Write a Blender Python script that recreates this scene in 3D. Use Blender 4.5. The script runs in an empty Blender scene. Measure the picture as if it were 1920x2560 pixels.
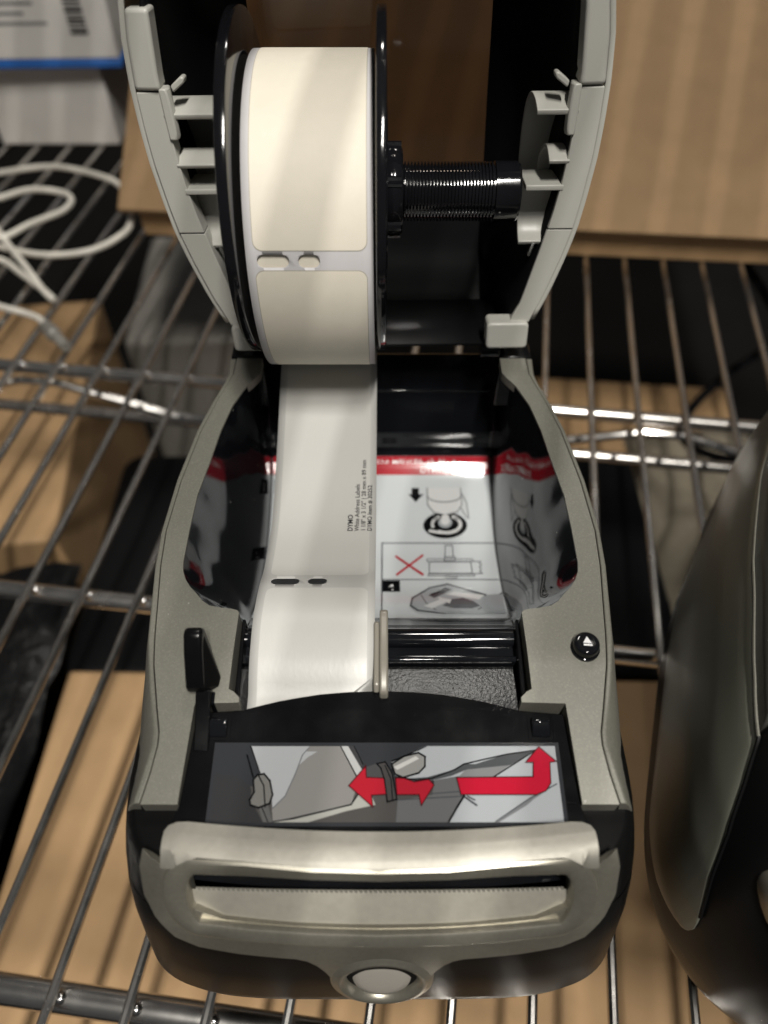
import bpy, bmesh, math, random
from mathutils import Vector, Matrix
from mathutils.geometry import tessellate_polygon

random.seed(7)
sc = bpy.context.scene
C = sc.collection
MM = 0.001

# ------------------------------------------------------------------ camera
cam_d = bpy.data.cameras.new("Camera")
cam = bpy.data.objects.new("Camera", cam_d); C.objects.link(cam)
cam.location = (0, 0, 0.274)
cam.rotation_euler = (math.radians(90 - 51.42), 0, 0)
cam_d.sensor_fit = 'HORIZONTAL'; cam_d.sensor_width = 36; cam_d.lens = 36 * 1850 / 1920
cam_d.clip_start = 0.01; cam_d.clip_end = 30
cam_d.dof.use_dof = True; cam_d.dof.focus_distance = 0.203; cam_d.dof.aperture_fstop = 10.5
sc.camera = cam

# ------------------------------------------------------------------ world, lamps, exposure
w = bpy.data.worlds.new("World"); sc.world = w; w.use_nodes = True
w.node_tree.nodes["Background"].inputs[0].default_value = (0.95, 0.97, 1.0, 1)
w.node_tree.nodes["Background"].inputs[1].default_value = 0.055


def lamp(name, loc, size, power, yaw, color):
    d = bpy.data.lights.new(name, 'AREA'); d.shape = 'RECTANGLE'
    d.size, d.size_y = size; d.energy = power; d.color = color
    o = bpy.data.objects.new(name, d); C.objects.link(o); o.location = loc
    o.rotation_euler = (0, 0, math.radians(yaw))
    return o


# two fluorescent tubes on the storeroom ceiling, one behind the viewer, one farther in
lamp("ceiling_lamp", (0.24, -0.62, 1.85), (0.066, 0.62), 53, -8.5, (1.0, 0.962, 0.895))
lamp("ceiling_lamp_rear", (0.16, 1.42, 1.85), (0.14, 0.34), 14, -8.5, (1.0, 0.962, 0.895))
sc.view_settings.view_transform = 'Standard'; sc.view_settings.look = 'None'
sc.view_settings.exposure = 0.0; sc.view_settings.gamma = 1.0
sc.cycles.use_denoising = True
sc.cycles.max_bounces = 8; sc.cycles.transparent_max_bounces = 12


# ------------------------------------------------------------------ materials
def lin(c):
    c /= 255.0
    return c / 12.92 if c <= 0.04045 else ((c + 0.055) / 1.055) ** 2.4


def srgb(r, g, b):
    return (lin(r), lin(g), lin(b), 1)


def mat(name, col, rough=0.5, metal=0.0, bump=None, var=None, rvar=None, spec=0.5, coat=0.0):
    """bump=(scale, strength, distance_mm) var=(scale, amount[, stretch xyz]) rvar=(scale, amount)"""
    m = bpy.data.materials.new(name); m.use_nodes = True
    nt = m.node_tree; N = nt.nodes; L = nt.links
    p = N["Principled BSDF"]
    if len(col) == 3: col = tuple(col) + (1,)
    p.inputs["Base Color"].default_value = col
    p.inputs["Roughness"].default_value = rough
    p.inputs["Metallic"].default_value = metal
    p.inputs["Specular IOR Level"].default_value = spec
    p.inputs["Coat Weight"].default_value = coat
    tc = None

    def coords(stretch=None):
        nonlocal tc
        if tc is None: tc = N.new("ShaderNodeTexCoord")
        if stretch is None: return tc.outputs["Object"]
        mp = N.new("ShaderNodeMapping"); mp.inputs["Scale"].default_value = stretch
        L.new(tc.outputs["Object"], mp.inputs["Vector"]); return mp.outputs["Vector"]

    if var:
        n = N.new("ShaderNodeTexNoise"); n.inputs["Scale"].default_value = var[0]; n.inputs["Detail"].default_value = 4
        L.new(coords(var[2] if len(var) > 2 else None), n.inputs["Vector"])
        r = N.new("ShaderNodeMapRange")
        r.inputs["From Min"].default_value = 0.3; r.inputs["From Max"].default_value = 0.7
        r.inputs["To Min"].default_value = 1 - var[1]; r.inputs["To Max"].default_value = 1 + var[1]
        L.new(n.outputs["Fac"], r.inputs["Value"])
        mx = N.new("ShaderNodeMix"); mx.data_type = 'RGBA'; mx.blend_type = 'MULTIPLY'; mx.inputs[0].default_value = 1
        mx.inputs[6].default_value = col
        L.new(r.outputs[0], mx.inputs[7]); L.new(mx.outputs[2], p.inputs["Base Color"])
    if rvar:
        n = N.new("ShaderNodeTexNoise"); n.inputs["Scale"].default_value = rvar[0]; n.inputs["Detail"].default_value = 5
        L.new(coords(), n.inputs["Vector"])
        r = N.new("ShaderNodeMapRange")
        r.inputs["From Min"].default_value = 0.3; r.inputs["From Max"].default_value = 0.7
        r.inputs["To Min"].default_value = max(0.02, rough - rvar[1]); r.inputs["To Max"].default_value = rough + rvar[1]
        L.new(n.outputs["Fac"], r.inputs["Value"]); L.new(r.outputs[0], p.inputs["Roughness"])
    if bump:
        n = N.new("ShaderNodeTexNoise"); n.inputs["Scale"].default_value = bump[0]; n.inputs["Detail"].default_value = 3
        L.new(coords(bump[3] if len(bump) > 3 else None), n.inputs["Vector"])
        b = N.new("ShaderNodeBump"); b.inputs["Strength"].default_value = bump[1]; b.inputs["Distance"].default_value = bump[2] * MM
        L.new(n.outputs["Fac"], b.inputs["Height"]); L.new(b.outputs["Normal"], p.inputs["Normal"])
    return m


def flake_paint(name, col, rough, metal):
    """satin metallic paint with fine bright flakes"""
    m = mat(name, col, rough, metal, bump=(2600, 0.12, 0.04))
    nt = m.node_tree; N = nt.nodes; L = nt.links; p = N["Principled BSDF"]
    tc = N.new("ShaderNodeTexCoord")
    v = N.new("ShaderNodeTexVoronoi"); v.inputs["Scale"].default_value = 3200
    L.new(tc.outputs["Object"], v.inputs["Vector"])
    r = N.new("ShaderNodeMapRange")
    r.inputs["From Min"].default_value = 0.72; r.inputs["From Max"].default_value = 1.0
    r.inputs["To Min"].default_value = 0.0; r.inputs["To Max"].default_value = 0.2
    sep = N.new("ShaderNodeSeparateColor"); L.new(v.outputs["Color"], sep.inputs[0]); L.new(sep.outputs[0], r.inputs["Value"])
    n = N.new("ShaderNodeTexNoise"); n.inputs["Scale"].default_value = 1500
    L.new(tc.outputs["Object"], n.inputs["Vector"])
    r2 = N.new("ShaderNodeMapRange"); r2.inputs["From Min"].default_value = .3; r2.inputs["From Max"].default_value = .7
    r2.inputs["To Min"].default_value = .94; r2.inputs["To Max"].default_value = 1.05
    L.new(n.outputs["Fac"], r2.inputs["Value"])
    mu = N.new("ShaderNodeMix"); mu.data_type = 'RGBA'; mu.blend_type = 'MULTIPLY'; mu.inputs[0].default_value = 1
    mu.inputs[6].default_value = col; L.new(r2.outputs[0], mu.inputs[7])
    mx = N.new("ShaderNodeMix"); mx.data_type = 'RGBA'
    L.new(r.outputs[0], mx.inputs[0]); L.new(mu.outputs[2], mx.inputs[6])
    mx.inputs[7].default_value = tuple(min(1, c * 2.1) for c in col[:3]) + (1,)
    L.new(mx.outputs[2], p.inputs["Base Color"])
    return m


M = {}
M['silver'] = flake_paint("silver_flake_paint", (0.172, 0.168, 0.142, 1), 0.42, 0.25)
M['silver_front'] = mat("champagne_satin_metal", (0.33, 0.312, 0.262), 0.34, 0.75, bump=(1800, 0.18, 0.05), var=(900, 0.06))
M['brushed'] = mat("brushed_champagne", (0.275, 0.262, 0.228), 0.46, 0.5, bump=(700, 0.25, 0.05, (1.0, 1.0, 3.0)), var=(600, 0.05))
M['plate'] = mat("brushed_tear_plate", (0.40, 0.38, 0.325), 0.42, 0.55, bump=(700, 0.3, 0.05, (1.0, 1.0, 3.0)), var=(500, 0.05))
M['lidgrey'] = mat("light_grey_abs", (0.46, 0.455, 0.415), 0.38, bump=(1500, 0.05, 0.05))
M['gloss'] = mat("gloss_black_abs", (0.0055, 0.006, 0.0075), 0.06)
M['black'] = mat("satin_black_abs", (0.0035, 0.0035, 0.004), 0.2, spec=0.3, bump=(900, 0.06, 0.05), rvar=(90, 0.06))
M['base'] = mat("moulded_black_base", (0.0045, 0.0044, 0.0046), 0.36, spec=0.12, bump=(2200, 0.1, 0.04))
M['leather'] = mat("grained_black_plate", (0.008, 0.008, 0.0085), 0.27, spec=0.4, bump=(1150, 0.7, 0.14))
M['spool'] = mat("gloss_black_spool", (0.006, 0.006, 0.0075), 0.10, rvar=(120, 0.04))
M['guide'] = mat("warm_grey_guide", (0.215, 0.20, 0.168), 0.32, 0.1)
M['edge_shade'] = mat("label_edge_shade", (0.42, 0.385, 0.32), 0.7)  # darker tone for the shadow line painted round each roll label
M['liner'] = mat("glassine_liner", (0.64, 0.625, 0.63), 0.42, bump=(900, 0.05, 0.05), var=(220, 0.02))
M['label'] = mat("cream_label_paper", (0.80, 0.745, 0.63), 0.6, bump=(2500, 0.06, 0.04), var=(300, 0.015))
M['strip'] = mat("liner_back_paper", (0.445, 0.442, 0.425), 0.42, bump=(700, 0.16, 0.06))
M['striplabel'] = mat("label_seen_through_liner", (0.53, 0.522, 0.496), 0.36, bump=(1000, 0.4, 0.07, (1.0, 0.35, 1.0)))
M['rollside'] = mat("roll_paper_edges", (0.62, 0.59, 0.52), 0.7, var=(1500, 0.12))
M['print'] = mat("black_print", (0.02, 0.02, 0.022), 0.5)
M['white'] = mat("white_print", (0.78, 0.78, 0.78), 0.35)
M['chrome'] = mat("chromed_steel", (0.74, 0.715, 0.68), 0.24, 1.0, rvar=(90, 0.04), bump=(120, 0.012, 0.08))
M['weld'] = mat("chromed_weld", (0.55, 0.54, 0.53), 0.2, 1.0, bump=(900, 0.6, 0.3))
M['card3'] = mat("kraft_cardboard_sheet", (0.24, 0.15, 0.073), 0.8, var=(55, 0.07), bump=(500, 0.06, 0.1))
M['card'] = mat("kraft_cardboard", (0.40, 0.252, 0.125), 0.75, var=(45, 0.08), bump=(500, 0.06, 0.1))
M['card2'] = mat("kraft_cardboard_dull", (0.36, 0.225, 0.11), 0.8, var=(25, 0.12))
M['cardcut'] = mat("kraft_cut_edge", (0.40, 0.27, 0.15), 0.85, var=(400, 0.2))
M['whitebox'] = mat("white_carton", (0.62, 0.60, 0.57), 0.5, var=(30, 0.05))
M['boxblue'] = mat("blue_carton_edge", (0.02, 0.12, 0.42), 0.45)
M['grey_print'] = mat("grey_print", (0.2, 0.2, 0.2), 0.6)
M['cable'] = mat("white_cable_jacket", (0.66, 0.63, 0.56), 0.4)
M['bag'] = mat("black_plastic_sheet", (0.004, 0.004, 0.0045), 0.35, spec=0.3, bump=(35, 0.8, 6.0))
M['bin'] = mat("black_tote", (0.004, 0.004, 0.0045), 0.45, spec=0.2)
M['button'] = mat("silver_button", (0.46, 0.43, 0.385), 0.45, 0.3)
M['clearfoot'] = mat("grey_guide_foot", (0.22, 0.218, 0.205), 0.35)
M['grey_tote'] = mat("grey_plastic", (0.20, 0.19, 0.17), 0.4, var=(12, 0.4, (1, 1, .15)))
M['linen'] = mat("beige_cloth", (0.22, 0.19, 0.14), 0.9, var=(40, 0.2))
M['floor'] = mat("dark_floor", (0.009, 0.008, 0.0075), 0.8, var=(6, 0.2), spec=0.1)
M['olive'] = mat("dark_olive_shell", (0.150, 0.152, 0.124), 0.36, 0.2, bump=(2400, 0.2, 0.04))
M['olive2'] = mat("dark_grey_lid_panel", (0.075, 0.075, 0.066), 0.28, 0.1)
M['matte'] = mat("matte_black_inside", (0.004, 0.004, 0.0045), 0.5, spec=0.15)
M['metalpin'] = mat("steel_pin", (0.5, 0.5, 0.5), 0.25, 1.0)



def dust(name, scale, size, share, tint):
    """sparse specks of dust with a shape of their own over a material's base colour"""
    nt = M[name].node_tree; N = nt.nodes; L = nt.links; p = N["Principled BSDF"]
    tc = N.new("ShaderNodeTexCoord"); v = N.new("ShaderNodeTexVoronoi"); v.inputs["Scale"].default_value = scale
    L.new(tc.outputs["Object"], v.inputs["Vector"])
    a = N.new("ShaderNodeMath"); a.operation = 'LESS_THAN'; a.inputs[1].default_value = size; L.new(v.outputs["Distance"], a.inputs[0])
    sp = N.new("ShaderNodeSeparateColor"); L.new(v.outputs["Color"], sp.inputs[0])
    b = N.new("ShaderNodeMath"); b.operation = 'LESS_THAN'; b.inputs[1].default_value = share; L.new(sp.outputs[1], b.inputs[0])
    m = N.new("ShaderNodeMath"); m.operation = 'MULTIPLY'; L.new(a.outputs[0], m.inputs[0]); L.new(b.outputs[0], m.inputs[1])
    mx = N.new("ShaderNodeMix"); mx.data_type = 'RGBA'; L.new(m.outputs[0], mx.inputs[0])
    if p.inputs["Base Color"].links: L.new(p.inputs["Base Color"].links[0].from_socket, mx.inputs[6])
    else: mx.inputs[6].default_value = p.inputs["Base Color"].default_value
    mx.inputs[7].default_value = tint; L.new(mx.outputs[2], p.inputs["Base Color"])


for nm, sc_, sz, sh in (('gloss', 260, .07, .10), ('black', 300, .07, .12), ('spool', 260, .07, .10), ('silver', 330, .07, .10), ('base', 300, .06, .05), ('leather', 300, .07, .1), ('lidgrey', 260, .05, .04)):
    dust(nm, sc_, sz, sh, (0.33, 0.32, 0.30, 1) if nm != 'lidgrey' else (.16, .15, .13, 1))

# smoked lid window: thin sheet, dark tint seen through, glossy in front
sw = bpy.data.materials.new("smoked_window"); sw.use_nodes = True
nt = sw.node_tree; nt.nodes.remove(nt.nodes["Principled BSDF"])
tr = nt.nodes.new("ShaderNodeBsdfTransparent"); tr.inputs[0].default_value = (0.125, 0.100, 0.085, 1)
gl = nt.nodes.new("ShaderNodeBsdfGlossy"); gl.inputs["Roughness"].default_value = 0.06; gl.inputs[0].default_value = (1, 1, 1, 1)
fr = nt.nodes.new("ShaderNodeFresnel"); fr.inputs[0].default_value = 1.38
ms = nt.nodes.new("ShaderNodeMixShader")
nt.links.new(fr.outputs[0], ms.inputs[0]); nt.links.new(tr.outputs[0], ms.inputs[1]); nt.links.new(gl.outputs[0], ms.inputs[2])
nt.links.new(ms.outputs[0], nt.nodes["Material Output"].inputs[0])
M['smoke'] = sw

_inks = {}


def ink(r, g, b, rough=0.1):
    k = (r, g, b)
    if k not in _inks:
        _inks[k] = mat("ink_%d_%d_%d" % k, tuple(0.62 * c for c in srgb(r, g, b)[:3]), rough)
    return _inks[k]


# ------------------------------------------------------------------ helpers (coordinates in millimetres)
def thing(name, label, cat, loc=(0, 0, 0), group=None):
    o = bpy.data.objects.new(name, None); C.objects.link(o)
    o.location = [v * MM for v in loc]; o.empty_display_size = 0.01
    tag(o, label, cat, group)
    return o


def tag(o, label, cat, group=None):
    o["label"] = label; o["category"] = cat
    if group: o["group"] = group
    return o


def link(name, me, mats, parent=None, smooth=True, angle=35, bevel=0, seg=2, solid=0, subsurf=0, offset=0):
    if not isinstance(mats, (list, tuple)): mats = [mats]
    for m in mats: me.materials.append(M[m] if isinstance(m, str) else m)
    if smooth:
        me.polygons.foreach_set("use_smooth", [True] * len(me.polygons))
        if angle: me.set_sharp_from_angle(angle=math.radians(angle))
    o = bpy.data.objects.new(name, me); C.objects.link(o)
    if parent is not None:
        o.parent = parent
        if parent.type == 'EMPTY':
            o.matrix_parent_inverse = Matrix.Translation([-v for v in parent.location])
    if solid:
        s = o.modifiers.new("solid", 'SOLIDIFY'); s.thickness = solid * MM; s.offset = offset
    if subsurf:
        s = o.modifiers.new("sub", 'SUBSURF'); s.levels = subsurf; s.render_levels = subsurf
    if bevel:
        b = o.modifiers.new("bev", 'BEVEL'); b.width = bevel * MM; b.segments = seg; b.limit_method = 'ANGLE'
        b.angle_limit = math.radians(30); b.harden_normals = False
    return o


def mesh(verts, faces, name="m"):
    me = bpy.data.meshes.new(name)
    me.from_pydata([tuple(c * MM for c in v) for v in verts], [], faces)
    me.update(); return me


def fix(me):
    bm = bmesh.new(); bm.from_mesh(me)
    bmesh.ops.remove_doubles(bm, verts=bm.verts, dist=1e-6)
    bmesh.ops.recalc_face_normals(bm, faces=bm.faces); bm.to_mesh(me); bm.free(); return me


def grid_mesh(rows, closed=False, cap=False):
    n = len(rows[0]); v = [p for r in rows for p in r]; f = []
    for i in range(len(rows) - 1):
        for j in range(n if closed else n - 1):
            k = (j + 1) % n
            f.append((i * n + j, i * n + k, (i + 1) * n + k, (i + 1) * n + j))
    if cap:
        f.append(tuple(range(n - 1, -1, -1))); b = (len(rows) - 1) * n; f.append(tuple(b + j for j in range(n)))
    return mesh(v, f)


def box(x0, x1, y0, y1, z0, z1):
    v = [(x, y, z) for z in (z0, z1) for y in (y0, y1) for x in (x0, x1)]
    return mesh(v, [(0, 2, 3, 1), (4, 5, 7, 6), (0, 1, 5, 4), (2, 6, 7, 3), (0, 4, 6, 2), (1, 3, 7, 5)])


def obox(c, rz, dx, dy, z0, z1):
    """box with centre c (x,y), rotated"""
    ca, sa = math.cos(rz), math.sin(rz)
    v = []
    for z in (z0, z1):
        for y in (-dy / 2, dy / 2):
            for x in (-dx / 2, dx / 2):
                v.append((c[0] + x * ca - y * sa, c[1] + x * sa + y * ca, z))
    return mesh(v, [(0, 2, 3, 1), (4, 5, 7, 6), (0, 1, 5, 4), (2, 6, 7, 3), (0, 4, 6, 2), (1, 3, 7, 5)])


def extrude_x(prof, x0, x1):
    """closed (y,z) profile along x"""
    n = len(prof)
    v = [(x0, y, z) for y, z in prof] + [(x1, y, z) for y, z in prof]
    f = [(i, (i + 1) % n, n + (i + 1) % n, n + i) for i in range(n)] + [tuple(range(n - 1, -1, -1)), tuple(range(n, 2 * n))]
    return fix(mesh(v, f))


def prism(pts, top, bot):
    """(x,y) polygon between z functions / numbers"""
    ft = top if callable(top) else (lambda x, y: top); fb = bot if callable(bot) else (lambda x, y: bot)
    n = len(pts)
    v = [(x, y, fb(x, y)) for x, y in pts] + [(x, y, ft(x, y)) for x, y in pts]
    f = [(i, (i + 1) % n, n + (i + 1) % n, n + i) for i in range(n)] + [tuple(range(n - 1, -1, -1)), tuple(range(n, 2 * n))]
    return fix(mesh(v, f))


def lathe_x(prof, yc, zc, n=64, closed=False):
    """profile (x, r) about an x axis through (yc, zc)"""
    rows = []
    for x, r in prof:
        rows.append([(x, yc + r * math.cos(2 * math.pi * k / n), zc + r * math.sin(2 * math.pi * k / n)) for k in range(n)])
    if closed: rows.append(rows[0])
    me = grid_mesh(rows, closed=True)
    return fix(me)


def interp(t, P):
    if t <= P[0][0]: return P[0][1]
    for (a, b), (c, d) in zip(P, P[1:]):
        if t <= c: return b + (d - b) * (t - a) / (c - a) if c > a else d
    return P[-1][1]


class Path:
    """smooth curve through 2-D points, by arc length"""
    def __init__(s, pts, n=16):
        q = []
        P = [Vector(p) for p in pts]; P = [2 * P[0] - P[1]] + P + [2 * P[-1] - P[-2]]
        for i in range(1, len(P) - 2):
            a, b, c, d = P[i - 1:i + 3]
            for k in range(n):
                t = k / n
                q.append(0.5 * ((2 * b) + (c - a) * t + (2 * a - 5 * b + 4 * c - d) * t * t + (3 * b - a - 3 * c + d) * t ** 3))
        q.append(P[-2]); s.q = q; s.s = [0]
        for a, b in zip(q, q[1:]): s.s.append(s.s[-1] + (b - a).length)
        s.len = s.s[-1]

    def at(s, t):
        t = min(max(t, 0), s.len); i = 0; lo, hi = 0, len(s.s) - 2
        while lo < hi:
            m = (lo + hi + 1) // 2
            if s.s[m] <= t: lo = m
            else: hi = m - 1
        i = lo; d = s.s[i + 1] - s.s[i]; f = (t - s.s[i]) / d if d else 0
        return s.q[i].lerp(s.q[i + 1], f), (s.q[i + 1] - s.q[i]).normalized()

    def nearest_s(s, y):
        """arc length at first coordinate y (monotonic in y)"""
        best = min(range(len(s.q)), key=lambda i: abs(s.q[i][0] - y)); return s.s[best]


def rrect(x0, x1, y0, y1, r, n=6):
    out = []
    for cx, cy, a in ((x1 - r, y1 - r, 0), (x0 + r, y1 - r, 90), (x0 + r, y0 + r, 180), (x1 - r, y0 + r, 270)):
        for k in range(n + 1):
            t = math.radians(a + 90 * k / n); out.append((cx + r * math.cos(t), cy + r * math.sin(t)))
    return out


def flat_fill(loops, cuts_v=(), cuts_u=()):
    """2-D polygon (first loop) with holes (other loops), bisected at given lines -> bmesh in mm"""
    bm = bmesh.new()
    P = [Vector((p[0], p[1], 0)) for lp in loops for p in lp]
    vs = [bm.verts.new(p) for p in P]
    for t in tessellate_polygon([[Vector((p[0], p[1], 0)) for p in lp] for lp in loops]):
        try: bm.faces.new([vs[i] for i in t])
        except ValueError: pass
    bmesh.ops.recalc_face_normals(bm, faces=bm.faces)
    for v in cuts_v:
        bmesh.ops.bisect_plane(bm, geom=bm.verts[:] + bm.edges[:] + bm.faces[:], plane_co=(0, v, 0), plane_no=(0, 1, 0))
    for u in cuts_u:
        bmesh.ops.bisect_plane(bm, geom=bm.verts[:] + bm.edges[:] + bm.faces[:], plane_co=(u, 0, 0), plane_no=(1, 0, 0))
    return bm


def bm_map(bm, fn):
    for v in bm.verts: v.co = Vector(fn(v.co.x, v.co.y)) * MM
    me = bpy.data.meshes.new("m"); bm.to_mesh(me); bm.free(); return me


def stroke(pts, wd, closed=False):
    """polyline -> list of quads (2-D)"""
    out = []
    P = list(pts) + ([pts[0]] if closed else [])
    for (x0, y0), (x1, y1) in zip(P, P[1:]):
        dx, dy = x1 - x0, y1 - y0; l = math.hypot(dx, dy) or 1
        nx, ny = -dy / l * wd / 2, dx / l * wd / 2; ex, ey = dx / l * wd / 2, dy / l * wd / 2
        out.append([(x0 - ex + nx, y0 - ey + ny), (x0 - ex - nx, y0 - ey - ny), (x1 + ex - nx, y1 + ey - ny), (x1 + ex + nx, y1 + ey + ny)])
    return out


def ellipse(cx, cy, rx, ry, n=28, a0=0, a1=360):
    return [(cx + rx * math.cos(math.radians(a0 + (a1 - a0) * k / n)), cy + ry * math.sin(math.radians(a0 + (a1 - a0) * k / n))) for k in range(n + (0 if a1 - a0 >= 360 else 1))]


class Artwork:
    """flat print: stacked filled shapes, mapped on to a surface"""
    def __init__(s, fn, cuts_v=(), cuts_u=(), conv=None, h0=0.05, dh=0.012):
        s.fn, s.cv, s.cu, s.conv, s.h, s.dh = fn, cuts_v, cuts_u, conv or (lambda x, y: (x, y)), h0, dh
        s.v, s.f, s.mi, s.mats = [], [], [], []; s.wscale = 1.0

    def _mi(s, m):
        if m not in s.mats: s.mats.append(m)
        return s.mats.index(m)

    def fill(s, pts, m, raw=False):
        P = [p if raw else s.conv(*p) for p in pts]
        bm = flat_fill([P], s.cv, s.cu); s.h += s.dh; b = len(s.v); mi = s._mi(m)
        bm.verts.index_update()
        for v in bm.verts: s.v.append(s.fn(v.co.x, v.co.y, s.h))
        for f in bm.faces:
            s.f.append(tuple(b + v.index for v in f.verts)); s.mi.append(mi)
        bm.free(); return s

    def line(s, pts, wd, m, closed=False):
        h = s.h
        for q in stroke(pts, wd * s.wscale, closed): s.h = h; s.fill(q, m)
        return s

    def text(s, body, size, m, place, bold=0.0):
        cu = bpy.data.curves.new("t", 'FONT'); cu.body = body; cu.size = size; cu.offset = bold; cu.resolution_u = 3
        ob = bpy.data.objects.new("t", cu); C.objects.link(ob); bpy.context.view_layer.update()
        me = bpy.data.meshes.new_from_object(ob.evaluated_get(bpy.context.evaluated_depsgraph_get()))
        b = len(s.v); s.h += s.dh; mi = s._mi(m)
        for v in me.vertices:
            u, q = place(v.co.x, v.co.y); s.v.append(s.fn(u, q, s.h))
        for p in me.polygons: s.f.append(tuple(b + i for i in p.vertices)); s.mi.append(mi)
        bpy.data.objects.remove(ob); bpy.data.curves.remove(cu); bpy.data.meshes.remove(me)
        return s

    def build(s, name, parent):
        me = mesh(s.v, s.f)
        for p, i in zip(me.polygons, s.mi): p.material_index = i
        return link(name, me, s.mats, parent, smooth=False)


def tube(pts, r, n=10, cap=True):
    P = [Vector(p) for p in pts]; rows = []
    up = Vector((0, 0, 1))
    for i, p in enumerate(P):
        t = (P[min(i + 1, len(P) - 1)] - P[max(i - 1, 0)]).normalized()
        a = up if abs(t.dot(up)) < 0.95 else Vector((1, 0, 0))
        u = t.cross(a).normalized(); v = t.cross(u)
        rr = r[i] if isinstance(r, (list, tuple)) else r
        rows.append([tuple(p + rr * (math.cos(2 * math.pi * k / n) * u + math.sin(2 * math.pi * k / n) * v)) for k in range(n)])
    return fix(grid_mesh(rows, closed=True, cap=cap))


def spline3(pts, n=10):
    P = [Vector(p) for p in pts]; P = [2 * P[0] - P[1]] + P + [2 * P[-1] - P[-2]]; q = []
    for i in range(1, len(P) - 2):
        a, b, c, d = P[i - 1:i + 3]
        for k in range(n):
            t = k / n
            q.append(0.5 * ((2 * b) + (c - a) * t + (2 * a - 5 * b + 4 * c - d) * t * t + (3 * b - a - 3 * c + d) * t ** 3))
    q.append(P[-2]); return q


# ================================================================== setting
def struct(name, me, m):
    o = link(name, me, m); o["kind"] = "structure"; return o


struct("floor", box(-1500, 1500, -1200, 2200, -470, -452), 'floor')

# ================================================================== wire shelf
YAW = math.radians(8.5); WD = Vector((math.sin(YAW), math.cos(YAW), 0)); RD = Vector((math.cos(math.radians(6.9)), -math.sin(math.radians(6.9)), 0))
PITCH = 25.08


def wire_shelf(label, zt, ks, y0, y1, full, xoff=0):
    t = thing("wire_shelf", label, "shelf", (0, 0, zt - 60), "chromed wire shelves of the rack")
    rw = 1.75
    for k in ks:
        x = 107.7 + xoff - PITCH * k
        p = lambda yy: (x + (yy - 100) * math.tan(YAW), yy, zt - rw)
        j = random.uniform(-0.5, 0.5)
        link("shelf_wire", tube([p(y0), p(y0 * .5 + y1 * .5), p(y1)], rw, 10), 'chrome', t)
    xs = (-620, 560)
    rods = [(-170, 180.4, 4.0, -8.0), (-120, 28.3, 4.7, -8.6), (-212, 332, 3.6, -7.4), (-212, 332, 3.6, -40), (-212, 640, 3.6, -7.4)]
    for x, y, r, z in rods:
        yy = lambda X: y - (X - x) * 0.121
        link("cross_rod", tube([(xs[0], yy(xs[0]), zt + z), (xs[1], yy(xs[1]), zt + z)], r, 14), 'chrome', t)
        if z > -10 and full:
            for k in ks:
                xw = 107.7 + xoff - PITCH * k
                # crossing of wire and rod
                Y = y
                for _ in range(8):
                    X = xw + (Y - 100) * math.tan(YAW); Y = yy(X)
                if -300 < X < 320:
                    me = bpy.data.meshes.new("weld")
                    bm = bmesh.new(); bmesh.ops.create_icosphere(bm, subdivisions=2, radius=2.0 * MM)
                    for v in bm.verts:
                        v.co.x *= 1.15; v.co.z *= .8
                        v.co += Vector((X + 1.6, Y - .6, zt - 4.2)) * MM
                    bm.to_mesh(me); bm.free(); link("weld_bead", me, 'weld', t)
    if full:
        # zig-zag truss between the two rear rods
        zz = []
        X = -640; up = False
        while X < 560:
            Y = 332 - (X + 212) * 0.121
            zz.append((X, Y - 4, zt + (-11 if up else -36))); X += 88 if up is False else 88; up = not up
        pts = []
        for a, b in zip(zz, zz[1:]):
            A, B = Vector(a), Vector(b)
            for f in (.12, .3, .5, .7, .88): pts.append(A.lerp(B, f))
        link("truss_wire", tube(pts, 2.6, 10), 'chrome', t)
    return t


wire_shelf("chromed wire shelf carrying both label printers, cable and cartons", 0, range(-9, 24), -160, 900, True)
wire_shelf("second wire shelf of the rack, directly overhead", 500, range(-16, 34), -420, 900, False, 9)

# ================================================================== things under and behind
t = tag(link("cardboard_box", fix(obox((-8, 55), -0.19 * 0 - 0.02, 372, 292, -450, -135)), 'card', bevel=3), "wide kraft cardboard box lying below the shelf under the open printer", "box")
for nm, me in (("box_seam", obox((-8, 55), -0.02, 1.2, 288, -135.2, -134.6)),):
    link(nm, me, 'cardcut', t)
tag(link("cardboard_box", fix(obox((-338, 428), 0.12, 190, 276, -450, -135)), 'card', bevel=3), "kraft cardboard box below the shelf under the coiled white cable", "box")
tag(link("cardboard_box", fix(obox((90, 500), -0.09, 470, 110, -450, -205)), 'card2', bevel=3), "dull brown cardboard box deep below the shelf behind the black tote", "box")
# black tote with a rim
tt = thing("storage_tote", "black plastic storage tote below the shelf behind the wide cardboard box", "tote", (-5, 305, -450))
ring = lambda w, d, z: [(-5 + x, 308 + y, z) for x, y in rrect(-w, w, -d, d, 14, 5)]
link("tub", fix(grid_mesh([ring(180, 80, -450), ring(196, 92, -175), ring(200, 95, -172), ring(200, 95, -160), ring(197, 92, -158)], closed=True, cap=True)), 'bin', tt)
link("tub_rim", fix(grid_mesh([ring(203, 98, -176), ring(203, 98, -170), ring(199, 94, -169)], closed=True)), 'bin', tt)
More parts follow.
